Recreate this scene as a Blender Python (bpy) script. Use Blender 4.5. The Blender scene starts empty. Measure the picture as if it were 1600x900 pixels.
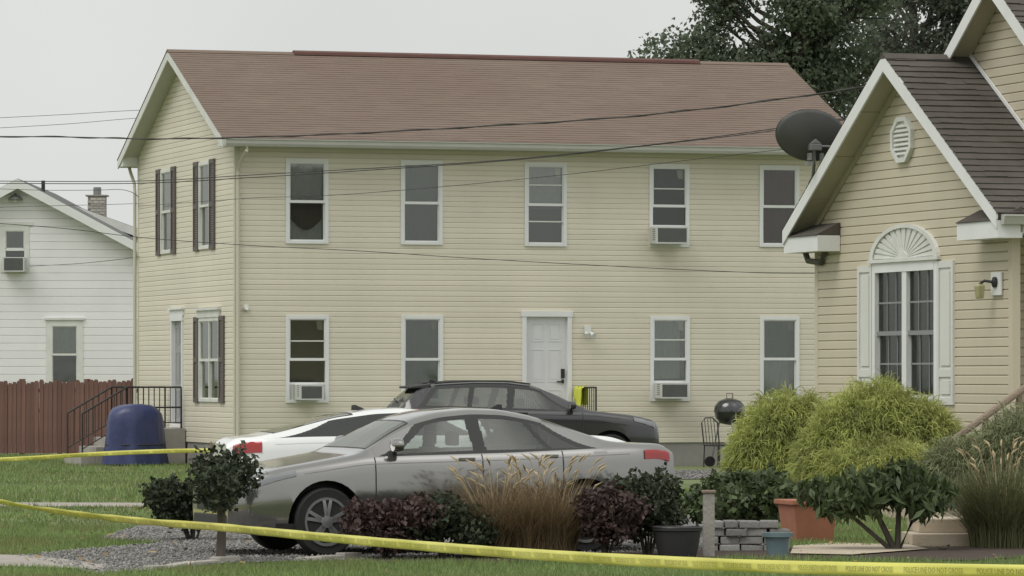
import bpy, bmesh, math, random
import numpy as np
from mathutils import Vector, Matrix
random.seed(7); rng = np.random.default_rng(7)
S = bpy.context.scene
COL = S.collection
# ------------------------------------------------------------------ camera
F, EYE, HZ = 7000.0, 1.73, 590.0            # focal length (px of a 1600 px wide frame), eye height, horizon row
cd = bpy.data.cameras.new('camera'); cam = bpy.data.objects.new('camera', cd); COL.objects.link(cam)
cam.location = (0, 0, EYE); cam.rotation_euler = (math.pi/2, 0, 0)
cd.sensor_width = 36; cd.lens = 36*F/1600; cd.shift_y = (HZ-450)/1600; cd.clip_start = 0.5; cd.clip_end = 5000
S.camera = cam
# ------------------------------------------------------------------ overcast sky
SUN_EL, SUN_AZ = 56, -52                    # degrees; azimuth measured from straight behind the camera to its left
w = bpy.data.worlds.new('World'); S.world = w; w.use_nodes = True
nt = w.node_tree; nt.nodes.clear()
sky = nt.nodes.new('ShaderNodeTexSky'); sky.sky_type = 'NISHITA'; sky.sun_disc = False
sky.sun_elevation = math.radians(SUN_EL); sky.sun_rotation = math.radians(180+SUN_AZ)
sky.air_density = 1.0; sky.dust_density = 6.0; sky.ozone_density = 1.0
hs = nt.nodes.new('ShaderNodeHueSaturation'); hs.inputs['Saturation'].default_value = 0.12; hs.inputs['Value'].default_value = 0.11
cl = nt.nodes.new('ShaderNodeTexNoise'); cl.inputs['Scale'].default_value = 7.0; cl.inputs['Detail'].default_value = 4
cr = nt.nodes.new('ShaderNodeValToRGB')
cr.color_ramp.elements[0].position = .3; cr.color_ramp.elements[0].color = (.70, .725, .705, 1)
cr.color_ramp.elements[1].position = .7; cr.color_ramp.elements[1].color = (.80, .81, .785, 1)
mx = nt.nodes.new('ShaderNodeMix'); mx.data_type = 'RGBA'; mx.inputs[0].default_value = .80
bg = nt.nodes.new('ShaderNodeBackground'); bg.inputs['Strength'].default_value = 1.0
wo = nt.nodes.new('ShaderNodeOutputWorld')
L = nt.links.new
L(sky.outputs[0], hs.inputs['Color']); L(hs.outputs[0], mx.inputs[6]); L(cl.outputs['Fac'], cr.inputs[0])
L(cr.outputs[0], mx.inputs[7]); L(mx.outputs[2], bg.inputs['Color']); L(bg.outputs[0], wo.inputs['Surface'])
# ------------------------------------------------------------------ sun (veiled)
sd = bpy.data.lights.new('sun', 'SUN'); sd.energy = 1.5; sd.angle = math.radians(35); sd.color = (1, .97, .92)
sun = bpy.data.objects.new('sun', sd); COL.objects.link(sun)
_e, _a = math.radians(SUN_EL), math.radians(SUN_AZ)
sun.rotation_euler = Vector((-math.sin(_a)*math.cos(_e), math.cos(_a)*math.cos(_e), -math.sin(_e))).to_track_quat('-Z', 'Y').to_euler()
sun.location = (0, 0, 40)
S.view_settings.view_transform = 'Standard'; S.view_settings.look = 'None'
S.view_settings.exposure = 0.15; S.view_settings.gamma = 1.0; S.view_settings.use_curve_mapping = False
S.render.engine = 'CYCLES'

# ------------------------------------------------------------------ helpers
def s2l(c):
    return tuple(((v/255)/12.92 if v/255 <= .04045 else ((v/255+.055)/1.055)**2.4) for v in c)
MATS = {}
def pmat(name, col, rough=.6, var=.08, scale=4, bump=0, bscale=60, metal=0, coat=0, rnd=0, island=0, stretch=None, spec=.5, trans=0, emit=None):
    if name in MATS: return MATS[name]
    m = bpy.data.materials.new(name); m.use_nodes = True; t = m.node_tree; N = t.nodes; p = N['Principled BSDF']
    p.inputs['Roughness'].default_value = rough; p.inputs['Metallic'].default_value = metal
    p.inputs['Specular IOR Level'].default_value = spec; p.inputs['Coat Weight'].default_value = coat
    p.inputs['Coat Roughness'].default_value = .05
    tc = N.new('ShaderNodeTexCoord'); mp = N.new('ShaderNodeMapping')
    if stretch: mp.inputs['Scale'].default_value = stretch
    t.links.new(tc.outputs['Object'], mp.inputs[0])
    n = N.new('ShaderNodeTexNoise'); n.inputs['Scale'].default_value = scale; n.inputs['Detail'].default_value = 6; n.inputs['Roughness'].default_value = .65
    t.links.new(mp.outputs[0], n.inputs['Vector'])
    r = N.new('ShaderNodeValToRGB'); e = r.color_ramp.elements
    e[0].position = .25; e[1].position = .75
    e[0].color = tuple(c*(1-var) for c in col)+(1,); e[1].color = tuple(min(1, c*(1+var)) for c in col)+(1,)
    t.links.new(n.outputs['Fac'], r.inputs[0]); out = r.outputs[0]
    if rnd or island:
        h = N.new('ShaderNodeHueSaturation'); mr = N.new('ShaderNodeMapRange')
        amt = rnd or island
        if rnd: src = N.new('ShaderNodeObjectInfo').outputs['Random']
        else: src = N.new('ShaderNodeNewGeometry').outputs['Random Per Island']
        t.links.new(src, mr.inputs[0]); mr.inputs[3].default_value = 1-amt; mr.inputs[4].default_value = 1+amt
        t.links.new(mr.outputs[0], h.inputs['Value']); t.links.new(out, h.inputs['Color']); out = h.outputs[0]
    t.links.new(out, p.inputs['Base Color'])
    if trans:                                   # leaf-like light passing through
        tr = N.new('ShaderNodeBsdfTranslucent'); t.links.new(out, tr.inputs['Color'])
        mxs = N.new('ShaderNodeMixShader'); mxs.inputs[0].default_value = trans
        t.links.new(p.outputs[0], mxs.inputs[1]); t.links.new(tr.outputs[0], mxs.inputs[2])
        t.links.new(mxs.outputs[0], N['Material Output'].inputs['Surface'])
    if bump:
        b = N.new('ShaderNodeBump'); b.inputs['Strength'].default_value = bump; b.inputs['Distance'].default_value = .02
        n2 = N.new('ShaderNodeTexNoise'); n2.inputs['Scale'].default_value = bscale; n2.inputs['Detail'].default_value = 5
        t.links.new(mp.outputs[0], n2.inputs['Vector']); t.links.new(n2.outputs['Fac'], b.inputs['Height'])
        t.links.new(b.outputs[0], p.inputs['Normal'])
    MATS[name] = m; return m
def glass_mat(name, tint, refl=.10):
    if name in MATS: return MATS[name]
    m = bpy.data.materials.new(name); m.use_nodes = True; t = m.node_tree; N = t.nodes; N.remove(N['Principled BSDF'])
    tr = N.new('ShaderNodeBsdfTransparent'); tr.inputs[0].default_value = tint+(1,)
    gl = N.new('ShaderNodeBsdfGlossy'); gl.inputs['Roughness'].default_value = .04; gl.inputs[0].default_value = (.95, .97, .92, 1)
    fr = N.new('ShaderNodeFresnel'); fr.inputs[0].default_value = 1.5
    mr = N.new('ShaderNodeMath'); mr.operation = 'ADD'; mr.inputs[1].default_value = refl; mr.use_clamp = True
    nz = N.new('ShaderNodeTexNoise'); nz.inputs['Scale'].default_value = 1.1
    bp = N.new('ShaderNodeBump'); bp.inputs['Strength'].default_value = .06; bp.inputs['Distance'].default_value = .05
    tc = N.new('ShaderNodeTexCoord')
    k = t.links.new
    k(tc.outputs['Object'], nz.inputs['Vector']); k(nz.outputs['Fac'], bp.inputs['Height']); k(bp.outputs[0], gl.inputs['Normal'])
    ms = N.new('ShaderNodeMixShader'); k(fr.outputs[0], mr.inputs[0]); k(mr.outputs[0], ms.inputs[0]); k(tr.outputs[0], ms.inputs[1]); k(gl.outputs[0], ms.inputs[2])
    k(ms.outputs[0], N['Material Output'].inputs['Surface'])
    MATS[name] = m; return m

class MB:
    def __init__(s): s.v = []; s.f = []
    def quad(s, *p):
        n = len(s.v); s.v += [tuple(q) for q in p]; s.f.append(tuple(range(n, n+len(p)))); return s
    def hexa(s, p):                              # 8 points: bottom 4 then top 4
        n = len(s.v); s.v += [tuple(q) for q in p]
        for f in ((0,3,2,1),(4,5,6,7),(0,1,5,4),(1,2,6,5),(2,3,7,6),(3,0,4,7)): s.f.append(tuple(n+i for i in f))
        return s
    def box(s, x0, x1, y0, y1, z0, z1):
        return s.hexa([(x0,y0,z0),(x1,y0,z0),(x1,y1,z0),(x0,y1,z0),(x0,y0,z1),(x1,y0,z1),(x1,y1,z1),(x0,y1,z1)])
    def pbox(s, P, a0, a1, z0, z1, o0, o1):
        return s.hexa([P(a0,z0,o1),P(a1,z0,o1),P(a1,z0,o0),P(a0,z0,o0),P(a0,z1,o1),P(a1,z1,o1),P(a1,z1,o0),P(a0,z1,o0)])
    def prism(s, pts, d):                        # polygon (3D pts) extruded by vector d
        n = len(s.v); k = len(pts); d = Vector(d)
        s.v += [tuple(p) for p in pts]+[tuple(Vector(p)+d) for p in pts]
        s.f.append(tuple(range(n, n+k))); s.f.append(tuple(range(n+2*k-1, n+k-1, -1)))
        for i in range(k): j = (i+1) % k; s.f.append((n+i, n+k+i, n+k+j, n+j))
        return s
    def tube(s, pts, r, seg=8):
        pts = [Vector(p) for p in pts]; n = len(s.v); k = len(pts)
        rs = r if isinstance(r, (list, tuple)) else [r]*k
        for i, p in enumerate(pts):
            d = (pts[min(i+1, k-1)]-pts[max(i-1, 0)]).normalized()
            a = d.cross(Vector((0, 0, 1)) if abs(d.z) < .9 else Vector((1, 0, 0))).normalized(); b = d.cross(a)
            for j in range(seg):
                t = 2*math.pi*j/seg; s.v.append(tuple(p+a*(rs[i]*math.cos(t))+b*(rs[i]*math.sin(t))))
        for i in range(k-1):
            for j in range(seg):
                q = (j+1) % seg; s.f.append((n+i*seg+j, n+i*seg+q, n+(i+1)*seg+q, n+(i+1)*seg+j))
        s.f.append(tuple(range(n+seg-1, n-1, -1))); s.f.append(tuple(range(n+(k-1)*seg, n+k*seg)))
        return s
    def lathe(s, prof, c=(0, 0, 0), seg=24, axis='z'):
        n = len(s.v); k = len(prof)
        for (r, h) in prof:
            for j in range(seg):
                t = 2*math.pi*j/seg; a, b = r*math.cos(t), r*math.sin(t)
                q = (a, b, h) if axis == 'z' else ((a, h, b) if axis == 'y' else (h, a, b))
                s.v.append((c[0]+q[0], c[1]+q[1], c[2]+q[2]))
        for i in range(k-1):
            for j in range(seg):
                q = (j+1) % seg; s.f.append((n+i*seg+j, n+i*seg+q, n+(i+1)*seg+q, n+(i+1)*seg+j))
        s.f.append(tuple(range(n, n+seg))); s.f.append(tuple(range(n+(k-1)*seg, n+k*seg)))
        return s
    def build(s, name, mat, parent=None, smooth=False, bevel=0, kind=None, fix=True):
        me = bpy.data.meshes.new(name); me.from_pydata(s.v, [], s.f)
        if fix or bevel:
            bm = bmesh.new(); bm.from_mesh(me)
            if bevel: bmesh.ops.bevel(bm, geom=bm.edges[:], offset=bevel, segments=2, affect='EDGES', profile=.6)
            bmesh.ops.recalc_face_normals(bm, faces=bm.faces[:]); bm.to_mesh(me); bm.free()
        if smooth:
            for p in me.polygons: p.use_smooth = True
            try: me.set_sharp_from_angle(angle=math.radians(40))
            except Exception: pass
        return link(name, me, mat, parent, kind)
def link(name, me, mat, parent=None, kind=None):
    if mat:
        me.materials.clear(); me.materials.append(mat)
    o = bpy.data.objects.new(name, me); COL.objects.link(o)
    if parent: o.parent = parent
    if kind: o['kind'] = kind
    return o
def npmesh(name, V, Q, mat, parent=None, kind=None):        # numpy verts, quad (or tri) faces
    me = bpy.data.meshes.new(name); V = np.asarray(V, dtype=np.float32); Q = np.asarray(Q, dtype=np.int32)
    k = Q.shape[1]
    me.vertices.add(len(V)); me.vertices.foreach_set('co', V.ravel())
    me.loops.add(Q.size); me.loops.foreach_set('vertex_index', Q.ravel())
    me.polygons.add(len(Q)); me.polygons.foreach_set('loop_start', np.arange(0, Q.size, k, dtype=np.int32))
    me.polygons.foreach_set('loop_total', np.full(len(Q), k, dtype=np.int32))
    me.update(calc_edges=True)
    return link(name, me, mat, parent, kind)
def tag(o, label, cat, group=None):
    o['label'] = label; o['category'] = cat
    if group: o['group'] = group
    return o
def thing(name, label, cat, loc=(0, 0, 0), rz=0, group=None):
    o = bpy.data.objects.new(name, None); COL.objects.link(o); o.location = loc; o.rotation_euler = (0, 0, rz)
    o.empty_display_size = .2
    return tag(o, label, cat, group)
def gnd(px, py):                                            # a pixel on flat ground
    Y = EYE*F/(py-HZ); return ((px-800)/F*Y, Y)
def at(px, py, Y):                                          # a pixel at a known depth
    return Vector(((px-800)/F*Y, Y, EYE+(HZ-py)/F*Y))
A = math.atan(2200/7000); CA, SA = math.cos(A), math.sin(A)  # both houses stand parallel, turned by A
class Frame:
    def __init__(s, px, Y): s.ox = (px-800)/F*Y; s.oy = Y
    def fy(s, px, py, c=0.):
        dx = (px-800)/F; T = (c-SA*s.ox+CA*s.oy)/(CA-SA*dx)
        return CA*(T*dx-s.ox)+SA*(T-s.oy), EYE+T*(HZ-py)/F
    def fx(s, px, py, c=0.):
        dx = (px-800)/F; T = (c+CA*s.ox+SA*s.oy)/(CA*dx+SA)
        return -SA*(T*dx-s.ox)+CA*(T-s.oy), EYE+T*(HZ-py)/F
    def w(s, x, y, z): return Vector((s.ox+CA*x-SA*y, s.oy+SA*x+CA*y, z))
PF = lambda y0=0.: (lambda a, z, o: (a, y0-o, z))           # wall facing -y
PX = lambda x0=0.: (lambda a, z, o: (x0-o, a, z))           # wall facing -x

# ------------------------------------------------------------------ materials
m_siding = pmat('beige_vinyl_siding', (.69, .645, .53), .55, .07, .55, rnd=.035, stretch=(1, 1, .35))
m_siding_r = pmat('tan_vinyl_siding', (.56, .505, .385), .55, .06, .8, rnd=.03, stretch=(1, 1, .5))
m_siding_w = pmat('white_aluminium_siding', (.80, .79, .795), .5, .05, .8, rnd=.02)
m_post = pmat('corner_post_vinyl', (.56, .535, .435), .55, .05, 1)
m_trim = pmat('white_trim', (.74, .75, .74), .5, .05, 2)
m_trim_old = pmat('weathered_white_trim', (.66, .67, .63), .55, .12, 3)
m_gutter = pmat('grey_white_gutter', (.47, .475, .43), .4, .08, 2, stretch=(1, 1, 6))
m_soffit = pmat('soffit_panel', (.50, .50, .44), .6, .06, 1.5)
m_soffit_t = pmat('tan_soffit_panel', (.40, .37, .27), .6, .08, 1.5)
m_roof = pmat('brown_asphalt_shingle', (.186, .139, .111), .95, .10, 1.2, bump=.25, bscale=90, island=.05, stretch=(.35, 1, 1))
m_roof_r = pmat('charcoal_asphalt_shingle', (.088, .078, .066), .95, .25, 2.0, bump=.6, bscale=60, rnd=.06)
m_roof_shade_w = pmat('grey_roofing_and_gable_shade', (.13, .13, .13), .95, .2, 2)
m_ridge = pmat('dark_red_ridge_vent', (.11, .05, .04), .8, .15, 3)
m_core = pmat('dark_interior', (.05, .05, .048), .9, .1, 1)
m_found = pmat('parged_foundation', (.30, .29, .27), .9, .15, 2, bump=.3)
m_glass = glass_mat('window_glass', (.82, .84, .83), .07)
m_glass_r = glass_mat('plain_dark_glass', (.78, .80, .79), .015)
m_glass_n = glass_mat('shaded_glass', (.62, .64, .64), -.06)
m_glass_d = glass_mat('screened_glass', (.66, .69, .68), .06)
m_door = pmat('white_painted_door', (.66, .66, .67), .45, .03, 1.5)
m_black = pmat('black_metal', (.018, .018, .02), .45, .1, 5)
m_iron = pmat('wrought_iron', (.03, .028, .026), .6, .2, 6)
m_shut = pmat('brown_grey_shutter', (.115, .095, .088), .6, .1, 3)
m_shut_w = pmat('white_shutter', (.66, .665, .63), .5, .05, 2)
m_conc = pmat('concrete', (.33, .31, .28), .9, .18, 2.5, bump=.4, bscale=30)
m_wood = pmat('weathered_handrail_wood', (.24, .185, .14), .85, .2, 3, bump=.3, stretch=(1, 1, 6))
m_fence = pmat('redbrown_stained_picket', (.15, .078, .062), .85, .35, 2, rnd=.2, bump=.3, stretch=(3, 3, .5))
m_brickc = pmat('pale_chimney_brick', (.44, .42, .37), .9, .15, 8, rnd=.15)
m_ac = pmat('ac_white_case', (.56, .565, .55), .5, .06, 3)
m_acg = pmat('ac_condenser_grille', (.13, .135, .13), .55, .1, 6)
m_rubber = pmat('tyre_rubber', (.022, .022, .022), .8, .2, 8)
m_rim = pmat('alloy_rim', (.55, .56, .57), .3, .05, 4, metal=.8)
m_cglass = pmat('car_glass', (.05, .06, .058), .04, .1, 1, spec=.8, coat=.4)
m_plastic = pmat('black_plastic', (.03, .03, .03), .6, .15, 5)
m_lamp = pmat('headlamp_clear', (.22, .23, .24), .1, .05, 4, coat=.6)
m_red = pmat('tail_lamp_red', (.35, .02, .02), .15, .1, 4, coat=.6)
m_dish = pmat('dish_grey', (.088, .09, .085), .6, .06, 2)
m_galv = pmat('galvanised_steel', (.26, .265, .26), .45, .1, 6, metal=.5)
m_cable = pmat('cable_black', (.045, .042, .04), .7, .1, 4)
m_tape = pmat('yellow_barrier_tape', (.86, .83, .22), .45, .05, 1.5, trans=.25)
m_ink = pmat('tape_lettering', (.30, .30, .08), .6, .1, 4)

# ------------------------------------------------------------------ siding, roofing, window builders
def siding(parent, P, ext, z0, z1, lap, openings, mat, dep=.015, groove=.24):
    """lap boards: one object per course, notched round openings; ext(z) -> (a0, a1)"""
    n = int(math.ceil((z1-z0)/lap-1e-6))
    for i in range(n):
        zl = z0+i*lap; zh = min(zl+lap, z1)
        if zh-zl < .01: continue
        zk = zl+lap*(1-groove)
        off = lambda z: dep if z <= zk else dep*max(0, 1-(z-zk)/(lap*groove))
        cuts = sorted({zl, zh}|({zk} if zk < zh else set())|{q for o in openings for q in o[2:4] if zl < q < zh})
        cells = []                                   # (s0, s1, t0, t1, za, zb)
        for za, zb in zip(cuts[:-1], cuts[1:]):
            a0, a1 = ext(za); b0, b1 = ext(zb)
            if a1-a0 < .01: continue
            segs = [(a0, a1)]; mid = (za+zb)/2
            for o in openings:
                if o[2]-1e-6 < mid < o[3]+1e-6:
                    ns = []
                    for s0, s1 in segs:
                        if o[1] <= s0 or o[0] >= s1: ns.append((s0, s1)); continue
                        if o[0] > s0: ns.append((s0, o[0]))
                        if o[1] < s1: ns.append((o[1], s1))
                    segs = ns
            for s0, s1 in segs:
                cells.append((s0, s1, b0 if abs(s0-a0) < 1e-6 else s0, b1 if abs(s1-a1) < 1e-6 else s1, za, zb))
        comp = list(range(len(cells)))
        for i_ in range(len(cells)):
            for j_ in range(i_):
                p_, q_ = cells[i_], cells[j_]
                if (abs(p_[4]-q_[5]) < 1e-6 or abs(q_[4]-p_[5]) < 1e-6) and min(p_[1], q_[1])-max(p_[0], q_[0]) > 1e-4:
                    ci, cj = comp[i_], comp[j_]; comp = [ci if c_ == cj else c_ for c_ in comp]
        for c_ in sorted(set(comp)):
            vid = {}; V_, F_ = [], []
            def vv(q):
                k_ = tuple(round(x_, 5) for x_ in q)
                if k_ not in vid: vid[k_] = len(V_); V_.append(q)
                return vid[k_]
            mine = [cells[k_] for k_ in range(len(cells)) if comp[k_] == c_]
            brk = sorted({x_ for q in mine for x_ in q[:4]})
            for (s0, s1, t0, t1, za, zb) in mine:
                xs_ = [s0]+[x_ for x_ in brk if max(s0, t0)+1e-5 < x_ < min(s1, t1)-1e-5]+[s1]; ts_ = [t0]+xs_[1:-1]+[t1]
                for m_ in range(len(xs_)-1):
                    F_.append([vv(P(xs_[m_], za, off(za))), vv(P(xs_[m_+1], za, off(za))), vv(P(ts_[m_+1], zb, off(zb))), vv(P(ts_[m_], zb, off(zb)))])
                    if za == zl: F_.append([vv(P(xs_[m_], za, -.004)), vv(P(xs_[m_+1], za, -.004)), vv(P(xs_[m_+1], za, dep)), vv(P(xs_[m_], za, dep))])
            F_ = [f for f in (tuple(dict.fromkeys(f)) for f in F_) if len(f) > 2]
            if F_:
                mb = MB(); mb.v = V_; mb.f = F_; mb.build('siding_board', mat, parent, fix=False)
def window(house, P, a0, a1, z0, z1, glass=(None, None), curt=None, thin=(), cas=.07, split=.5, mull=False, ac=False, sticker=False, deep=True, old=False):
    """casing is the part; sashes, panes, rails and curtains are its sub-parts"""
    a0, a1 = min(a0, a1), max(a0, a1); tm = m_trim_old if old else m_trim
    w = MB(); c = cas
    w.pbox(P, a0, a0+c, z0, z1, -.06, .04).pbox(P, a1-c, a1, z0, z1, -.06, .04)
    w.pbox(P, a0+c, a1-c, z1-c, z1, -.06, .044).pbox(P, a0+c, a1-c, z0, z0+c*.8, -.06, .05)
    o = w.build('window', tm, house)
    i0, i1, j0, j1 = a0+c, a1-c, z0+c*.8, z1-c; zm = j0+(j1-j0)*split; s = .022
    for k, (q0, q1) in enumerate(((zm, j1), (j0, zm))):
        ob = .012 if k == 0 else -.012
        if not (ac and k == 1):
            f = MB(); f.pbox(P, i0, i0+s, q0, q1, ob-.02, ob+.012).pbox(P, i1-s, i1, q0, q1, ob-.02, ob+.012)
            f.pbox(P, i0+s, i1-s, q1-s, q1, ob-.02, ob+.012).pbox(P, i0+s, i1-s, q0, q0+s, ob-.02, ob+.012)
            f.build('sash', tm, o)
        lo = q0 if not (ac and k == 1) else ac
        MB().pbox(P, i0+.005, i1-.005, lo+.004, q1-.004, ob-.012, ob-.008).build('pane', glass[k] or m_glass, o)
    MB().pbox(P, i0, i1, zm-.026, zm+.026, -.03, .032).build('meeting_rail', tm, o)
    for t in thin: MB().pbox(P, i0, i1, t-.012, t+.012, -.02, .024).build('storm_rail', m_trim_old, o)
    if mull: MB().pbox(P, (i0+i1)/2-.025, (i0+i1)/2+.025, j0, j1, -.03, .036).build('mullion', tm, o)
    if curt:
        for (mat, u0, u1, v0, v1, sag, dep) in curt:
            V, fc, n = [], [], 26
            for r in range(9):
                for q in range(n+1):
                    u = q/n; uu = u0+(u1-u0)*u; vv = v0+(v1-v0)*r/8
                    if r == 0 and sag: vv -= sag*math.sin(math.pi*u)
                    V.append(P(i0+(i1-i0)*uu, j0+(j1-j0)*vv, -dep+.018*math.sin(u*31+3*math.sin(u*5)+r*.15)))
            for r in range(8):
                for q in range(n): fc.append((r*(n+1)+q, r*(n+1)+q+1, (r+1)*(n+1)+q+1, (r+1)*(n+1)+q))
            me = bpy.data.meshes.new('curtain'); me.from_pydata(V, [], fc)
            for p in me.polygons: p.use_smooth = True
            link('curtain', me, mat, o)
    if sticker:
        MB().quad(P(i1-.16, j1-.04, -.06), P(i1-.03, j1-.03, -.06), P(i1-.03, j1-.22, -.06), P(i1-.13, j1-.2, -.06)).build('paper_tag', m_tag, o)
    return o
m_tag = pmat('cream_paper', (.6, .58, .42), .8, .1, 6)
c_grey = pmat('grey_blind', (.30, .31, .30), .9, .08, 3, stretch=(1, 1, 12))
c_dark = pmat('dark_curtain', (.09, .09, .095), .9, .15, 3)
c_red = pmat('maroon_curtain', (.16, .05, .045), .9, .3, 2)
c_green = pmat('pale_green_curtain', (.34, .38, .35), .9, .12, 3, stretch=(9, 9, 1))
c_olive = pmat('olive_valance', (.06, .055, .03), .9, .15, 3)
c_white = pmat('white_lace_curtain', (.64, .65, .63), .9, .1, 5, stretch=(9, 9, 1))
def shutter(house, P, a0, a1, z0, z1, mat, panels=False):
    a0, a1 = min(a0, a1), max(a0, a1); s = MB(); e = .045 if not panels else .07
    s.pbox(P, a0, a0+e, z0, z1, .018, .055).pbox(P, a1-e, a1, z0, z1, .018, .055)
    s.pbox(P, a0+e, a1-e, z0, z0+.09, .018, .053).pbox(P, a0+e, a1-e, z1-.09, z1, .018, .053)
    zc = z0+(z1-z0)*(.5 if not panels else .22); s.pbox(P, a0+e, a1-e, zc-.05, zc+.05, .018, .053)
    if panels: s.pbox(P, a0+e, a1-e, z0+.09, z1-.09, .018, .032)
    o = s.build('shutter', mat, house)
    if panels:
        for q0, q1 in ((z0+.14, zc-.1), (zc+.1, z1-.14)): MB().pbox(P, a0+e+.05, a1-e-.05, q0, q1, .033, .05).build('panel', mat, o)
    else:
        l = MB(); z = z0+.1
        while z < z1-.1:
            l.hexa([P(a0+e, z, .045), P(a1-e, z, .045), P(a1-e, z, .036), P(a0+e, z, .036), P(a0+e, z+.035, .03), P(a1-e, z+.035, .03), P(a1-e, z+.035, .021), P(a0+e, z+.035, .021)]); z += .045
        l.build('louvre_slats', mat, o)
    return o
def roof_courses(parent, O, du, dv, L0, Ln, exp, mat, thick=.014, tab=.33, join=None, wav=.006, seed=1, ext=None):
    """shingle courses; O ridge point, du along ridge, dv down the slope (unit), Ln slope length"""
    O, du, dv = Vector(O), Vector(du), Vector(dv); nn = du.cross(dv).normalized()
    if nn.z < 0: nn = -nn
    rd = random.Random(seed); n = int(math.ceil(Ln/exp)); big = MB()
    for i in range(n):
        s0 = i*exp; s1 = min((i+1)*exp, Ln)+.0; mb = MB(); x = L0[0]-rd.random()*tab
        if ext: lo, hi = ext((s0+s1)/2)
        else: lo, hi = L0
        ph = rd.random()*9
        x = lo-rd.random()*tab
        while x < hi:
            x0, x1 = max(x, lo), min(x+tab, hi); x += tab
            if x1-x0 < .02: continue
            d = rd.uniform(-wav, wav); t = thick*rd.uniform(.8, 1.25)
            e0 = s1+d+wav*math.sin(x0*1.7+ph); e1 = s1+d+wav*math.sin(x1*1.7+ph)
            p = [O+du*x0+dv*s0+nn*.002, O+du*x1+dv*s0+nn*.002, O+du*x1+dv*e1+nn*t, O+du*x0+dv*e0+nn*t]
            b = [O+du*x0+dv*e0-nn*.004, O+du*x1+dv*e1-nn*.004]
            mb.quad(*p); mb.quad(p[3], p[2], b[1], b[0])
        if join is None: mb.build('shingle_course', mat, parent, fix=False)
        else:
            k = len(big.v); big.v += mb.v; big.f += [tuple(q+k for q in f) for f in mb.f]
    if join: return big.build(join, mat, parent, kind='stuff', fix=False)
def air_conditioner(loc, rz, label, w=.56, h=.36, d=.40):
    t = thing('window_air_conditioner', label, 'air conditioner', loc, rz, 'window air conditioners')
    MB().box(-w/2, w/2, -d, .12, 0, h).build('case', m_ac, t, bevel=.012)
    g = MB(); g.box(-w/2+.035, w/2-.035, -d-.004, -d+.01, .03, h-.03); gb = g.build('condenser_grille', m_acg, t)
    fins = MB(); z = .04
    while z < h-.045: fins.box(-w/2+.035, w/2-.035, -d-.009, -d-.004, z, z+.006); z += .016
    fins.build('grille_fin', m_acg, gb)
    MB().box(-w/2, -w/2+.032, -d-.012, -d-.001, 0, h).box(w/2-.032, w/2, -d-.012, -d-.001, 0, h).box(-w/2+.032, w/2-.032, -d-.012, -d-.001, 0, .028).box(-w/2+.032, w/2-.032, -d-.012, -d-.001, h-.028, h).build('rear_frame', m_ac, t)
    for k in range(6):
        for sg in (-1, 1): a_, b_ = sorted((sg*(w/2+.0005), sg*(w/2+.003))); MB().box(a_, b_, -d+.05, -d+.2, .07+k*.04, .085+k*.04).build('side_louvre', m_acg, t)
    return t
# ================================================================== GROUND
m_grass = pmat('lawn_soil_green', (.13, .165, .065), .95, .3, .6, bump=.6, bscale=25)
m_gravel = pmat('grey_gravel', (.17, .165, .16), .95, .35, 9, bump=1.0, bscale=22)
m_path = pmat('worn_concrete_path', (.34, .31, .275), .95, .2, 1.6, bump=.5, bscale=18)
m_mulch = pmat('brown_mulch', (.055, .038, .028), .98, .35, 8, bump=.9, bscale=30)
def sheet(name, pts, z, mat):
    o = MB().quad(*[(x, y, z) for x, y in pts]).build(name, mat, fix=False); o['kind'] = 'structure'; return o
sheet('ground', [(-900, -300), (900, -300), (900, 2500), (-900, 2500)], 0, m_grass)
PAD = [gnd(150, 899), gnd(30, 871), gnd(150, 858), gnd(262, 850), (-4.4, 47.8), (-4.3, 56), (2.6, 56), (2.8, 45.2), (.2, 43.4), gnd(560, 877), gnd(350, 882), gnd(236, 893)]
sheet('gravel_drive', PAD, .012, m_gravel)
PATH1 = [(-9.5, 60.2), (-3.2, 59.6), (-3.2, 61.6), (-9.5, 62.0)]
sheet('concrete_path', PATH1, .008, m_path)
PATH2 = [gnd(-60, 868), gnd(60, 871), gnd(168, 886), gnd(160, 893), gnd(60, 889), gnd(-60, 887)]
sheet('concrete_walk', PATH2, .020, m_path)
DRIVE2 = [(-4.6, 74.5), (5.5, 76.5), (4.6, 83.5), (-5.0, 81.0)]
sheet('parking_strip', DRIVE2, .010, m_gravel)
BED = [gnd(560, 879), gnd(585, 881), gnd(1100, 879), (3.6, 45.8), (1.2, 44.2), (-.9, 43.3)]
sheet('mulch_bed', BED, .016, m_mulch)
BED2 = [(1.9, 42.6), gnd(1520, 878), (6.8, 45.5), (3.1, 45.5)]
sheet('mulch_border', BED2, .017, m_mulch)

# ================================================================== MAIN HOUSE
M = Frame(368, 85.2); D, LEN = 8.34, 12.45
mh = thing('apartment_house', 'two storey beige sided house with brown shingle roof and ten front openings', 'house', (M.ox, M.oy, 0), A)
ZR, ZE, OV, RO = 8.24, 6.27, .42, .34                        # ridge, eave edge, eave overhang, rake overhang
SL = (ZR-ZE)/(D/2+OV); ZS = 6.13
def rz(y): return ZR-SL*abs(y-D/2)                           # roof top height over y
front = [(.98, 1.82, 4.29, 5.91), (3.26, 4.10, 4.29, 5.91), (5.76, 6.62, 4.28, 5.91), (8.32, 9.15, 4.29, 5.91), (10.62, 11.46, 4.31, 5.92),
         (.98, 1.83, 1.25, 2.92), (3.27, 4.11, 1.25, 2.93), (8.34, 9.16, 1.27, 2.93), (10.63, 11.46, 1.27, 2.94)]
fdoor = (5.71, 6.72, .80, 3.0)
gab = [(5.24, 6.20, 4.24, 5.95), (1.96, 2.87, 4.24, 5.95), (1.18, 2.87, 1.26, 2.90)]
gdoor = (4.24, 5.26, .78, 2.95)
PFm, PXm = PF(0.), PX(0.)
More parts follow.
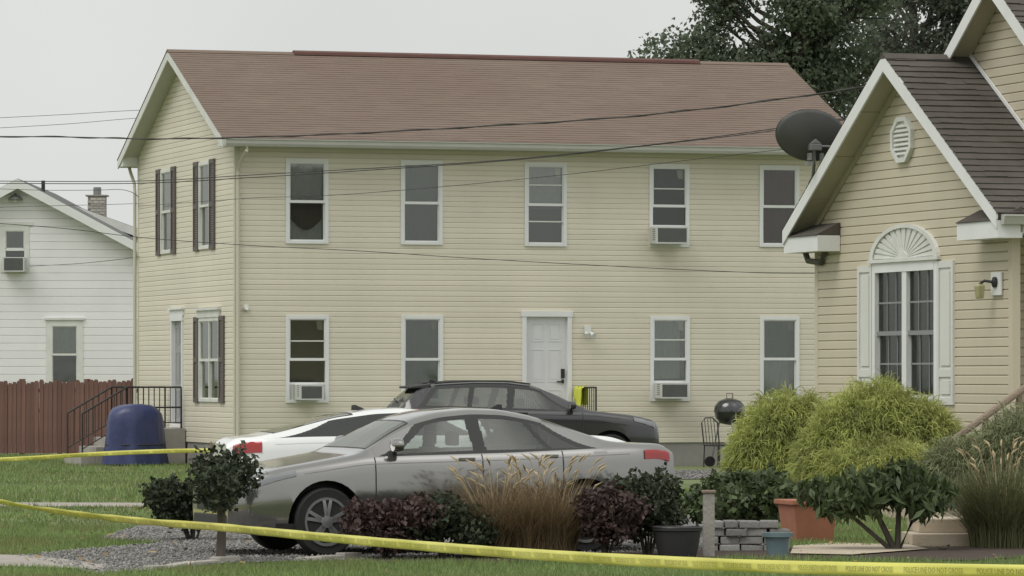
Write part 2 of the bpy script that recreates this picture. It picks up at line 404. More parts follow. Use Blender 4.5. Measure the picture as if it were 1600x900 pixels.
sh = lambda r: (r[0]+.02, r[1]-.02, r[2]+.02, r[3]-.02)
siding(mh, PFm, lambda z: (.05, LEN-.05), .46, ZS, .1016, [sh(r) for r in front]+[sh(fdoor)], m_siding)
def gext(z):
    if z <= 6.2: return (.05, D-.05)
    h = (ZR-.12-z)/SL; return (max(.05, D/2-h), min(D-.05, D/2+h)) if h > 0 else (D/2, D/2)
siding(mh, PXm, gext, .46, ZR-.16, .1016, [sh(r) for r in gab]+[sh(gdoor)], m_siding)
# structure behind the boards
MB().box(.35, LEN-.35, .35, D-.35, .1, 6.2).build('wall_core', m_core, mh)
MB().box(.012, LEN-.012, .012, .3, 0, .46).box(.012, .3, .3, D-.012, 0, .46).box(.3, LEN-.012, D-.3, D-.012, 0, .46).box(LEN-.3, LEN-.012, .3, D-.3, 0, .46).build('foundation', m_found, mh)
MB().box(LEN-.06, LEN-.01, .05, D-.05, .46, 6.2).prism([(LEN-.06, .05, 6.2), (LEN-.06, D-.05, 6.2), (LEN-.06, D/2, ZR-.14)], (.05, 0, 0)).build('end_wall', m_siding, mh)
MB().box(.05, LEN-.06, D-.06, D-.01, .46, 6.2).build('rear_wall', m_siding, mh)
# gable backing so that no light shows past the boards
MB().prism([(.03, .1, 6.18), (.03, D-.1, 6.18), (.03, D/2, ZR-.18)], (.02, 0, 0)).build('gable_sheathing', m_core, mh)
for (x, y) in ((0, 0), (0, D), (LEN, 0), (LEN, D)):
    sx = 1 if x == 0 else -1; sy = 1 if y == 0 else -1
    c = MB(); X = sorted((x-.026*sx, x+.075*sx)); Y = sorted((y-.026*sy, y+.075*sy))
    c.box(X[0], X[1], Y[0], Y[1], .44, ZS if y == 0 else ZS+.02)
    c.build('corner_post', m_post, mh, bevel=.008)
# roof slabs
for sgn in (-1, 1):
    ye = -OV if sgn < 0 else D+OV; t = .09
    r = MB().prism([(-RO, D/2, ZR-.004), (-RO, ye, ZE-.004), (-RO, ye, ZE-t), (-RO, D/2, ZR-t-.03)], (LEN+2*RO, 0, 0))
    slab = r.build('roof_deck', m_roof, mh)
    dv = Vector((0, sgn*(D/2+OV), ZE-ZR)); ln = dv.length
    roof_courses(mh, (0, D/2, ZR), (1, 0, 0), dv/ln, (-RO-.03, LEN+RO+.03), ln+.03, .127, m_roof, thick=.008, tab=.31, join='shingles', wav=.002, seed=3+sgn)
    # rake boards, soffits, returns
    for xx, side in ((-RO, -1), (LEN+RO, 1)):
        x0, x1 = (xx-.022, xx+.002) if side < 0 else (xx-.002, xx+.022)
        MB().prism([(x0, D/2, ZR-.02), (x0, ye, ZE-.02), (x0, ye, ZE-.19), (x0, D/2, ZR-.19)], (x1-x0, 0, 0)).build('rake_board', m_trim_old, mh)
        s0, s1 = (xx+.002, .03) if side < 0 else (LEN-.03, xx-.002)
        MB().prism([(s0, D/2, ZR-.125), (s0, ye, ZE-.125), (s0, ye, ZE-.14), (s0, D/2, ZR-.14)], (s1-s0, 0, 0)).build('rake_soffit', m_soffit, mh)
        yb = sorted((ye, (0.0 if sgn < 0 else D)))
        MB().prism([(s0, yb[0], ZS-.01), (s0, yb[1], ZS-.01), (s0, yb[1], rz(yb[1])-.142), (s0, yb[0], rz(yb[0])-.142)], (s1-s0, 0, 0)).build('eave_return', m_trim_old, mh)
    # boxed eave
    yw = -.02 if sgn < 0 else D+.02; ys = sorted((ye, yw))
    MB().box(.031, LEN-.031, ys[0], ys[1], ZS-.012, ZS).build('eave_soffit', m_soffit, mh)
    MB().box(-RO, LEN+RO, min(ye, ye+sgn*.02), max(ye, ye+sgn*.02), ZS-.012, ZE-.02).build('fascia', m_trim_old, mh)
    g0 = ye+sgn*.021; prof = [(g0, ZE-.16), (g0+sgn*.075, ZE-.16), (g0+sgn*.10, ZE-.11), (g0+sgn*.105, ZE-.05), (g0+sgn*.125, ZE-.035), (g0+sgn*.125, ZE-.02), (g0, ZE-.02)]
    MB().prism([(-RO+.02, y, z) for y, z in prof], (LEN+2*RO-.04, 0, 0)).build('gutter', m_gutter, mh)
rx0, rx1 = M.fy(458, 86, D/2)[0], M.fy(1090, 97, D/2)[0]
MB().prism([(rx0, D/2-.16, ZR-.045), (rx0, D/2+.16, ZR-.045), (rx0, D/2+.14, ZR+.01), (rx0, D/2, ZR+.055), (rx0, D/2-.14, ZR+.01)], (rx1-rx0, 0, 0)).build('ridge_vent', m_ridge, mh)
MB().prism([(-RO-.03, D/2-.14, ZR-.045), (-RO-.03, D/2, ZR+.02), (-RO-.03, D/2+.14, ZR-.045)], (LEN+2*RO+.06, 0, 0)).build('ridge_cap', m_roof, mh)
# downspouts
MB().tube([(.10, -OV-.06, ZE-.15), (.10, -OV-.06, ZE-.24), (.06, -OV*.5, ZE-.42), (.03, -.075, ZE-.62), (.03, -.075, .2), (.03, -.2, .08)], .036, 8).build('downspout', m_post, mh)
MB().tube([(-.10, D+OV+.05, ZE-.15), (-.10, D+OV*.8, ZE-.27), (-.07, D+.12, ZE-.5), (-.07, D+.07, ZE-.7), (-.07, D+.07, .2)], .036, 8).build('downspout', m_post, mh)
# ---- front windows
B = lambda mat, u0=0, u1=1, v0=1, v1=0, sag=0, dep=.09: (mat, u0, u1, v0, v1, sag, dep)
fr = front
window(mh, PFm, *fr[0], glass=(m_glass, m_glass), curt=[B(c_white, dep=.095), B(c_olive, .06, .94, .28, .50, .14, .05)])
# the valance in the first window hangs in a curve
window(mh, PFm, *fr[1], glass=(m_glass_d, m_glass_d), curt=[B(c_grey, 0, 1, 1, .5), B(c_dark, 0, 1, .5, 0, 0, .10)])
window(mh, PFm, *fr[2], glass=(m_glass, m_glass_d), thin=(5.47, 4.76), curt=[B(c_grey, 0, 1, 1, .45)], sticker=True)
window(mh, PFm, *fr[3], glass=(m_glass_r, m_glass_r), thin=(5.43,), ac=4.70, sticker=True)
window(mh, PFm, *fr[4], glass=(m_glass_r, m_glass_r), curt=[B(c_red)])
window(mh, PFm, *fr[5], glass=(m_glass, m_glass), thin=(2.43,), ac=1.62, sticker=True)
window(mh, PFm, *fr[6], glass=(m_glass_d, m_glass_d), curt=[B(c_grey)], sticker=True)
window(mh, PFm, *fr[7], glass=(m_glass, m_glass), thin=(2.47,), ac=1.65, curt=[B(c_green, 0, .86, 1, .25)], sticker=True)
window(mh, PFm, *fr[8], glass=(m_glass_d, m_glass), curt=[B(c_green, 0, .82), B(c_grey, .75, 1, 1, 0, 0, .11)], sticker=True)
# ---- AC units with filler panels
for (r, top, px0, px1, lab) in ((fr[3], 4.70, 1022, 1072, 'boxy window air conditioner under dark panes in upper floor window of beige house'),
                              (fr[5], 1.62, 466, 503, 'small white window air conditioner with pale side panels beside downspout corner'),
                              (fr[7], 1.65, 1029, 1073, 'window air conditioner below pale green curtain, ground floor of beige house')):
    xa, xb = M.fy(px0, 400, -.3)[0], M.fy(px1, 400, -.3)[0]; xc = (xa+xb)/2; zb = r[2]+.052
    h = top-zb-.027
    air_conditioner(M.w(xc, -.02, zb), A, lab, w=xb-xa, h=h)
    for s0, s1 in ((r[0]+.07, xc-(xb-xa)/2-.002), (xc+(xb-xa)/2+.002, r[1]-.07)):
        if s1-s0 > .02:
            f = MB(); n = max(2, int((s1-s0)/.025)); 
            for k in range(n):
                u0 = s0+(s1-s0)*k/n; u1 = s0+(s1-s0)*(k+1)/n; d = .012*(k % 2)
                f.quad((u0, -.004-d, zb), (u1, -.004-(.012-d), zb), (u1, -.004-(.012-d), top), (u0, -.004-d, top))
            f.build('filler_panel', m_ac, mh, fix=False)
    MB().pbox(PFm, r[0]+.07, r[1]-.07, top-.025, top+.02, -.03, .02).build('sash_rail', m_trim, mh)
# ---- front door
def door(house, P, a0, a1, z0, z1, mat, lock, header=0):
    c = .085; d = MB()
    d.pbox(P, a0, a0+c, z0, z1, -.08, .045).pbox(P, a1-c, a1, z0, z1, -.08, .045).pbox(P, a0-.02, a1+.02, z1-c, z1+.02, -.08, .055)
    d.pbox(P, a0, a1, z0-.05, z0, -.08, .07)
    if header: d.pbox(P, a0-.05, a1+.05, z1+.02, z1+header, -.02, .05).pbox(P, a0-.08, a1+.08, z1+header, z1+header+.04, -.02, .09)
    o = d.build('door', m_trim, house)
    MB().pbox(P, a0+c, a1-c, z0, z1-c, -.075, -.035).build('door_slab', mat, o)
    w = a1-a0-2*c; H = z1-c-z0
    for (u0, u1) in ((.14, .45), (.55, .86)):
        for (v0, v1) in ((.08, .33), (.40, .70), (.77, .94)):
            q0, q1, r0, r1 = a0+c+w*u0, a0+c+w*u1, z0+H*v0, z0+H*v1
            p = MB(); e = .018
            p.pbox(P, q0, q1, r0, r0+e, -.036, -.028).pbox(P, q0, q1, r1-e, r1, -.036, -.028).pbox(P, q0, q0+e, r0+e, r1-e, -.036, -.028).pbox(P, q1-e, q1, r0+e, r1-e, -.036, -.028)
            p.pbox(P, q0+.05, q1-.05, r0+.05, r1-.05, -.036, -.03).build('panel_moulding', mat, o)
    k = MB(); la = a1-c-.08 if lock > 0 else a0+c+.08
    k.pbox(P, la-.035, la+.035, z0+.92, z0+1.1, -.04, -.005).pbox(P, la-.12*lock if lock > 0 else la, la if lock > 0 else la+.12, z0+.84, z0+.865, -.02, .0).pbox(P, la-.02, la+.02, z0+.82, z0+.89, -.04, -.005)
    k.build('lock', m_black, o)
    return o
door(mh, PFm, *fdoor, m_door, 1)
# ---- gable side windows, shutters and door
window(mh, PXm, *gab[0], glass=(m_glass, m_glass), curt=[B(c_white, 0, .35, 1, 0), B(c_grey, .3, 1, 1, .3, 0, .12)], old=True)
window(mh, PXm, *gab[1], glass=(m_glass, m_glass), curt=[B(c_white, 0, .35, 1, 0), B(c_white, .8, 1, 1, 0)], old=True)
window(mh, PXm, *gab[2], glass=(m_glass, m_glass), curt=[B(c_white, .52, .8, .52, 0), B(c_white, .0, .3, .52, 0)], mull=True, old=True)
for r, wd in ((gab[0], .36), (gab[1], .40), (gab[2], .38)):
    shutter(mh, PXm, r[0]-wd-.01, r[0]-.01, r[2]-.02, r[3]+.02, m_shut); shutter(mh, PXm, r[1]+.01, r[1]+wd+.01, r[2]-.02, r[3]+.02, m_shut)
MB().pbox(PXm, gab[2][0]-.06, gab[2][1]+.06, gab[2][3]+.002, gab[2][3]+.14, -.01, .06).pbox(PXm, gab[2][0]-.10, gab[2][1]+.10, gab[2][3]+.14, gab[2][3]+.19, -.01, .10).build('window_hood', m_trim_old, mh)
m_doorg = pmat('grey_storm_door', (.33, .33, .34), .4, .05, 2)
door(mh, PXm, *gdoor, m_doorg, -1, header=.14)
# ---- wall lamps
def flood_lamp(loc, rz_, label):
    t = thing('wall_lamp', label, 'lamp', loc, rz_, 'outdoor wall lamps')
    MB().box(-.07, .07, -.05, .02, -.08, .08).build('mounting_box', m_trim_old, t, bevel=.01)
    for s in (-1, 1):
        b = MB(); b.tube([(s*.03, -.05, -.04), (s*.05, -.12, -.07)], .012, 6)
        b.tube([(s*.05, -.10, -.06), (s*.06, -.16, -.09), (s*.07, -.20, -.11)], [.03, .04, .055], 10); b.build('lamp_head', m_trim, t)
    return t
zz = M.fy(917, 516); flood_lamp(M.w(zz[0], -.03, zz[1]), A, 'twin floodlight on beige siding just right of white front door')
zz = M.fy(384, 481); c = thing('junction_light', 'small round wall fixture low on beige siding near corner downspout', 'lamp', M.w(zz[0], -.02, zz[1]), A, 'outdoor wall lamps')
MB().lathe([(.06, .02), (.06, -.03), (.045, -.05), (.01, -.055)], seg=12, axis='y').build('cover', m_trim_old, c, smooth=True)
MB().lathe([(.02, -.05), (.03, -.09), (.02, -.12)], c=(0, 0, -.03), seg=10, axis='y').build('bulb', m_trim, c, smooth=True)
# ---- front stoop with rail and hi-vis vest
st = thing('front_stoop', 'concrete stoop with black iron side rails below white front door', 'stoop', (M.ox, M.oy, 0), A)
MB().box(5.45, 6.90, -1.35, -.03, 0, .74).build('landing', m_conc, st, bevel=.01)
for k in range(3): MB().box(5.45, 6.90, -1.35-.3*(k+1), -1.351-.3*k, 0, .74-.185*(k+1)).build('step', m_conc, st, bevel=.01)
def rail_panel(parent, p0, p1, h0, h1, n, mat=m_iron, low=.12, r=.012):
    p0, p1 = Vector(p0), Vector(p1); up = Vector((0, 0, 1)); o = MB()
    o.tube([p0+up*h1, p1+up*h1], r*1.7, 6); o.tube([p0+up*low, p1+up*low], r, 6)
    o.tube([p0, p0+up*h1], r*1.5, 6); o.tube([p1, p1+up*h1], r*1.5, 6)
    rl = o.build('railing', mat, parent)
    for k in range(1, n):
        q = p0.lerp(p1, k/n); MB().tube([q+up*low, q+up*h1], r*.75, 5).build('baluster', mat, rl)
    return rl
rail_panel(st, (6.80, -.12, .74), (6.80, -1.28, .74), 0, .80, 9)
rail_panel(st, (5.52, -.12, .74), (5.52, -1.28, .74), 0, .80, 9)
m_vest = pmat('hi_vis_yellow_green', (.56, .60, .07), .7, .1, 4)
m_vstrip = pmat('silver_reflective_strip', (.55, .57, .5), .4, .05, 4)
V, Q = [], []; n1, n2 = 14, 18
for i in range(n1+1):
    for j in range(n2+1):
        u = i/n1; v = j/n2*2-1
        y = -.10-.50*u*(1-.12*abs(v)); drop = abs(v)**1.15
        sx = -1 if v < 0 else 1
        x = 6.80+sx*(.05+.05*drop+.02*math.sin(u*14+v*3)) if abs(v) > .05 else 6.80
        ln = .50 if v < 0 else .38
        z = 1.565-ln*drop*(1-.25*abs(u-.45))+.008*math.sin(u*17)
        V.append((x, y, z))
for i in range(n1):
    for j in range(n2): Q.append((i*(n2+1)+j, (i+1)*(n2+1)+j, (i+1)*(n2+1)+j+1, i*(n2+1)+j+1))
vt = thing('safety_vest', 'bright yellow green safety vest draped over black stoop rail', 'vest', (M.ox, M.oy, 0), A)
vm = npmesh('cloth', V, Q, m_vest, vt)
for p in vm.data.polygons: p.use_smooth = True
so = vm.modifiers.new('thick', 'SOLIDIFY'); so.thickness = .012
MB().quad(*[(6.80-.115, y, z) for y, z in ((-.22, 1.36), (-.28, 1.36), (-.28, 1.10), (-.22, 1.10))]).build('reflective_strip', m_vstrip, vt, fix=False)
# ---- side stoop
ss = thing('side_stoop', 'concrete side steps with thin iron rails at gable door, beside brown fence', 'stoop', (M.ox, M.oy, 0), A)
MB().box(-1.25, -.03, 4.0, 5.6, 0, .72).build('landing', m_conc, ss, bevel=.01)
for k in range(3): MB().box(-1.25-.3*(k+1), -1.251-.3*k, 4.0, 5.6, 0, .72-.18*(k+1)).build('step', m_conc, ss, bevel=.01)
for y in (4.08, 5.5):
    rail_panel(ss, (-.1, y, .72), (-1.2, y, .72), 0, .82, 10)
    rail_panel(ss, (-1.2, y, .72), (-2.1, y, .2), 0, .82, 7)
rail_panel(ss, (-.1, 4.08, .72), (-1.2, 4.08, .72), 0, .42, 2)
bt = thing('covered_table', 'patio table covered by dark blue tarpaulin in front of side steps', 'tarp', (M.ox, M.oy, 0), A)
m_tarp = pmat('navy_tarpaulin', (.035, .045, .13), .4, .25, 3, bump=.3, bscale=12)
V, Q = [], []; n2 = 48; prof = [(0, 1.21), (.35, 1.205), (.62, 1.185), (.82, 1.13), (.94, 1.03), (1.0, .88), (1.02, .65), (1.05, .4), (1.09, .2), (1.14, .04)]; n1 = len(prof)-1
for i, (pr_, pz_) in enumerate(prof):
    for j in range(n2):
        a = 2*math.pi*j/n2; fl = max(0, (i-3)/6); wv = 1+fl*(.05*math.sin(7*a+1)+.04*math.sin(13*a)+.02*math.sin(23*a+i))+.05*math.sin(2*a+.6)
        V.append((-1.25+.55*pr_*math.cos(a)*wv, 3.1+.42*pr_*math.sin(a)*wv, pz_-.03*pr_*math.sin(2*a+1)*(1-fl)+.015*math.sin(5*a)*(i == 3)))
for i in range(n1):
    for j in range(n2): Q.append((i*n2+j, i*n2+(j+1) % n2, (i+1)*n2+(j+1) % n2, (i+1)*n2+j))
tp = npmesh('tarpaulin', V, Q, m_tarp, bt)
for p in tp.data.polygons: p.use_smooth = True
MB().tube([(-1.25+.60*math.cos(a*math.pi/12), 3.1+.44*math.sin(a*math.pi/12), .42) for a in range(25)], .012, 6).build('tie_cord', m_cable, bt)

# ================================================================== RIGHT HOUSE
R = Frame(1583, 57.4); D2 = 6.88; ZR2, OV2, RO2 = 6.09, .36, .37; ZE2 = 3.83
SL2 = (ZR2-ZE2)/(D2/2+OV2)
rh = thing('tan_house', 'tan sided house with steep white trimmed gable and charcoal shingle roof', 'house', (R.ox, R.oy, 0), A)
PX2 = PX(0.)
wz = (1.40, 3.30); wy = (2.40, 4.68)
op2 = [(wy[0]+.02, wy[1]-.02, wz[0]+.02, wz[1]-.02)]
def gext2(z):
    h = (ZR2-.13-z)/SL2; return (max(.05, D2/2-h), min(D2-.05, D2/2+h)) if h > 0 else (D2/2, D2/2)
siding(rh, PX2, gext2, .42, ZR2-.17, .1225, op2, m_siding_r, dep=.022, groove=.2)
MB().box(.3, 6.5, 1.9, D2-.35, .1, 4.3).build('wall_core', m_core, rh)
MB().prism([(.04, .2, 3.9), (.04, D2-.2, 3.9), (.04, D2/2, ZR2-.2)], (.03, 0, 0)).build('gable_sheathing', m_core, rh)
MB().box(.012, .25, .012, D2-.012, 0, .42).box(.25, 6.5, 1.65, 1.85, 0, .42).build('foundation', m_found, rh)
MB().box(.05, 6.5, D2-.07, D2-.01, .42, 4.0).build('rear_wall', m_siding_r, rh)
MB().box(6.43, 6.5, 1.7, D2-.1, .42, 4.0).build('end_wall', m_siding_r, rh)
for y in (0, D2):
    s = 1 if y == 0 else -1; Y = sorted((y-.03*s, y+.09*s)); MB().box(-.03, .09, Y[0], Y[1], .40, 3.62).build('corner_post', m_siding_r, rh, bevel=.008)
# recessed porch wall behind the corner
MB().box(.05, .12, .09, 1.7, .42, 3.9).build('wing_wall', m_siding_r, rh)
siding(rh, PF(1.70), lambda z: (.13, 6.4), .42, 3.62, .1225, [], m_siding_r, dep=.022, groove=.2)
MB().box(.13, 6.5, 0, 1.69, 3.62, 3.66).build('porch_ceiling', m_soffit_t, rh)
MB().box(.13, 6.5, .0, 1.66, 0, .62).build('porch_floor', m_conc, rh)
XR = 6.8
XU = .90; YU = 2.10; ZU = 7.10; yL, yR = 3.40, .35             # upper gable: wall plane x, ridge y, ridge z, wall corners
SLU = .68; OVU = .22
for sgn in (-1, 1):
    ye = -OV2 if sgn < 0 else D2+OV2
    MB().prism([(-RO2, D2/2, ZR2-.004), (-RO2, ye, ZE2-.004), (-RO2, ye, ZE2-.09), (-RO2, D2/2, ZR2-.11)], (XR+RO2, 0, 0)).build('roof_deck', m_roof_r, rh)
    dv = Vector((0, sgn*(D2/2+OV2), ZE2-ZR2)); ln = dv.length
    roof_courses(rh, (0, D2/2, ZR2), (1, 0, 0), dv/ln, (-RO2-.03, XR), ln+.03, .166, m_roof_r, thick=.017, tab=.30, wav=.010, seed=11+sgn)
    x0 = -RO2-.026
    MB().prism([(x0, D2/2, ZR2+.0), (x0, ye, ZE2+.0), (x0, ye, ZE2-.20), (x0, D2/2, ZR2-.22)], (.028, 0, 0)).build('rake_board', m_trim, rh)
    # soffit in panels with seams
    k = 4
    for i in range(k):
        f0, f1 = i/k+.003, (i+1)/k-.003; y0, y1 = D2/2+(ye-D2/2)*f0, D2/2+(ye-D2/2)*f1; q0, q1 = ZR2+(ZE2-ZR2)*f0, ZR2+(ZE2-ZR2)*f1
        MB().prism([(-RO2+.003, y0, q0-.135), (-RO2+.003, y1, q1-.135), (-RO2+.003, y1, q1-.15), (-RO2+.003, y0, q0-.15)], (RO2-.03, 0, 0)).build('soffit_panel', m_soffit_t, rh)
    MB().prism([(-.055, D2/2, ZR2-.152), (-.055, ye, ZE2-.152), (-.055, ye, ZE2-.25), (-.055, D2/2, ZR2-.25)], (.04, 0, 0)).build('frieze_board', m_soffit_t, rh)
    # boxed eave return
    yb = sorted((ye, ye-sgn*1.32))
    MB().box(-RO2, -.03, yb[0], yb[1], ZE2-.32, ZE2-.10).build('eave_return', m_trim, rh)
    yi = yb[1] if sgn < 0 else yb[0]; yo = ye
    MB().prism([(-RO2-.02, yo, ZE2-.098), (-RO2-.02, yi, ZE2-.098), (-.03, yi, ZE2-.098), (-.03, yo, ZE2-.098)], (0, 0, .01)).hexa([(-RO2-.02, yb[0], ZE2-.09), (-RO2-.02, yb[1], ZE2-.09), (-.03, yb[1], ZE2-.09), (-.03, yb[0], ZE2-.09), (-.05, yb[0]+.0, ZE2+.08), (-.05, yb[1]-.0, ZE2+.08), (-.03, yb[1], ZE2+.08), (-.03, yb[0], ZE2+.08)]).build('return_cap', m_roof_r, rh)
    g0 = ye+sgn*.006; prof = [(g0, ZE2-.15), (g0+sgn*.08, ZE2-.15), (g0+sgn*.115, ZE2-.06), (g0+sgn*.13, ZE2-.05), (g0+sgn*.13, ZE2-.025), (g0, ZE2-.025)]
    MB().prism([(-RO2+.04, y, z) for y, z in prof], (XR+RO2-.06, 0, 0)).build('gutter', m_gutter, rh)
    ys = sorted((ye, 0.0 if sgn < 0 else D2))
    MB().box(-.028, XR, ys[0], ys[1], 3.56, 3.575).build('eave_soffit', m_soffit_t, rh)
    MB().box(-.028, XR, min(ye, ye-sgn*.02), max(ye, ye-sgn*.02), 3.575, ZE2-.10).build('fascia', m_trim_old, rh)
# downspout along the far eave return
MB().tube([(-.12, D2+.18, 3.55), (-.12, D2+.05, 3.40), (-.07, D2-.32, 3.36), (-.07, D2-.45, 3.5), (-.07, D2-.42, 3.78)], .045, 8).build('downspout', pmat('dark_downspout', (.10, .095, .08), .5, .1, 3), rh)
# ---- twin window, shutters, sunburst, vent
wo_ = MB(); c = .10
wo_.pbox(PX2, wy[0], wy[0]+c, wz[0], wz[1], -.06, .05).pbox(PX2, wy[1]-c, wy[1], wz[0], wz[1], -.06, .05).pbox(PX2, wy[0]+c, wy[1]-c, wz[1]-.13, wz[1], -.06, .055).pbox(PX2, wy[0]+c, wy[1]-c, wz[0], wz[0]+.1, -.06, .07)
wn = wo_.build('window', m_trim, rh); ym = (wy[0]+wy[1])/2
MB().pbox(PX2, ym-.08, ym+.08, wz[0]+.1, wz[1]-.13, -.06, .045).build('mullion', m_trim, wn)
m_muntin = pmat('grey_muntin', (.24, .245, .25), .5, .05, 3)
m_blindw = pmat('faint_blind', (.028, .029, .03), .9, .05, 3)
for (q0, q1) in ((wy[0]+c, ym-.08), (ym+.08, wy[1]-c)):
    zb, zt = wz[0]+.1, wz[1]-.13; zm = (zb+zt)/2
    for k, (r0, r1) in enumerate(((zm, zt), (zb, zm))):
        ob = .0 if k == 0 else -.02
        MB().pbox(PX2, q0, q1, r0+.003, r1-.003, ob-.015, ob-.011).build('pane', m_glass_n, wn)
        MB().pbox(PX2, q0, q1, (r0+r1)/2-.012, (r0+r1)/2+.012, ob-.011, ob-.002).build('muntin', m_muntin, wn)
        for t in (1/3, 2/3): MB().pbox(PX2, q0+(q1-q0)*t-.009, q0+(q1-q0)*t+.009, r0, r1, ob-.011, ob-.003).build('muntin', m_muntin, wn)
    MB().pbox(PX2, q0, q1, zm-.03, zm+.03, -.03, .02).build('meeting_rail', m_muntin, wn)
    sl = MB(); z = zb+.03
    while z < zt: sl.pbox(PX2, q0+.06, q1-.04, z, z+.008, -.10, -.075); z += .045
    sl.build('blind_slats', m_blindw, wn, kind='stuff')
shutter(rh, PX2, wy[0]-.56, wy[0]-.012, wz[0]-.03, wz[1]-.02, m_shut_w, True)
shutter(rh, PX2, wy[1]+.012, wy[1]+.54, wz[0]-.03, wz[1]-.02, m_shut_w, True)
fan = MB(); rw, rhh, z0 = 1.20, .48, wz[1]+.03; n = 22
pts = [(ym+rw*math.cos(math.pi*i/n), z0+rhh*math.sin(math.pi*i/n)) for i in range(n+1)]
fan.prism([PX2(a, z, .02) for a, z in pts], (-.012, 0, 0)); fo = fan.build('sunburst_panel', m_trim_old, rh)
rim = MB()
for i in range(n):
    a, b = pts[i], pts[i+1]; f = .90
    ai, bi = (ym+(a[0]-ym)*f, z0+(a[1]-z0)*f), (ym+(b[0]-ym)*f, z0+(b[1]-z0)*f)
    rim.hexa([PX2(*ai, .032), PX2(*bi, .032), PX2(*b, .032), PX2(*a, .032), PX2(*ai, .075), PX2(*bi, .075), PX2(*b, .075), PX2(*a, .075)])
rim.build('arch_moulding', m_trim_old, fo)
MB().pbox(PX2, ym-rw-.04, ym+rw+.04, wz[1]+.003, z0+.02, .02, .085).build('sill_moulding', m_trim_old, fo)
for i in range(15):
    t0 = math.pi*(i+.15)/15; t1 = math.pi*(i+.85)/15; g = []
    for rr_, o_ in ((.16, .045), (.88, .045)):
        g += [(ym+rw*rr_*math.cos(t0), z0+.02+rhh*rr_*math.sin(t0)), (ym+rw*rr_*math.cos(t1), z0+.02+rhh*rr_*math.sin(t1))]
    MB().hexa([PX2(*g[0], .033), PX2(*g[1], .033), PX2(*g[3], .033), PX2(*g[2], .033), PX2(*g[0], .05), PX2(*g[1], .05), PX2(*g[3], .056), PX2(*g[2], .056)]).build('sunburst_ray', m_trim_old, fo)
MB().prism([PX2(ym+.17*math.cos(math.pi*i/8), z0+.02+.09*math.sin(math.pi*i/8), .033) for i in range(9)], (-.04, 0, 0)).build('sunburst_hub', m_trim_old, fo)
vy, vz = 3.58, 4.96; rv, rz_ = .36, .31
octa = [(vy+rv*math.cos(math.pi*(i+.5)/4)/.924, vz+rz_*math.sin(math.pi*(i+.5)/4)/.924) for i in range(8)]
vo = MB().prism([PX2(a, z, .02) for a, z in octa], (-.02, 0, 0)).build('gable_vent', m_trim_old, rh)
vr = MB()
for i in range(8):
    a, b = octa[i], octa[(i+1) % 8]; f = .80; ai, bi = (vy+(a[0]-vy)*f, vz+(a[1]-vz)*f), (vy+(b[0]-vy)*f, vz+(b[1]-vz)*f)
    vr.hexa([PX2(*ai, .041), PX2(*bi, .041), PX2(*b, .041), PX2(*a, .041), PX2(*ai, .085), PX2(*bi, .085), PX2(*b, .085), PX2(*a, .085)])
vr.build('vent_frame', m_trim_old, vo)
for i in range(7):
    z = vz-.21+i*.062; hw = .27 if 1 <= i <= 5 else .19
    MB().hexa([PX2(vy-hw, z, .075), PX2(vy+hw, z, .075), PX2(vy+hw, z+.012, .078), PX2(vy-hw, z+.012, .078), PX2(vy-hw, z+.045, .042), PX2(vy+hw, z+.045, .042), PX2(vy+hw, z+.055, .045), PX2(vy-hw, z+.055, .045)]).build('vent_slat', m_trim_old, vo)
# ---- upper gable block
PXU = PX(XU)
def uext(z):
    h = (ZU-.13-z)/SLU; lo, hi = max(yR, YU-h), min(yL, YU+h)
    zb = z                                          # keep boards above the lower roof
    hh = (ZR2+.03-zb)/SL2
    if hh > 0: hi = min(hi, D2/2-hh) if hi <= D2/2 else hi
    return (lo, hi) if hi > lo else (YU, YU)
def uext2(z):
    h = (ZU-.13-z)/SLU
    if h <= 0: return (YU, YU)
    lo, hi = max(yR, YU-h), min(yL, YU+h)
    yroof = D2/2-max(0, (ZR2+.02-z)/SL2)            # lower roof rises to the left; wall shows only right of it
    hi = min(hi, yroof) if z < ZR2+.02 else hi
    return (lo, max(lo, hi))
siding(rh, PF(yR+.045), lambda z: (XU+.06, XR-.25), 4.28, 5.70, .1225, [], m_siding_r, dep=.022, groove=.2)
for px_ in (2.6, 5.4): MB().box(px_-.06, px_+.06, .06, .18, .62, 3.62).build('porch_post', m_trim, rh, bevel=.01)
siding(rh, PXU, uext2, 4.3, ZU-.18, .1225, [], m_siding_r, dep=.022, groove=.2)
MB().box(XU+.05, XR-.2, yR+.05, yL-.05, 4.2, ZU-SLU*1.5).prism([(XU+.05, yR+.1, 5.9), (XU+.05, yL-.1, ZU-SLU*(yL-.1-YU)-.2), (XU+.05, YU, ZU-.2)], (XR-1, 0, 0)).build('upper_core', m_siding_r, rh)
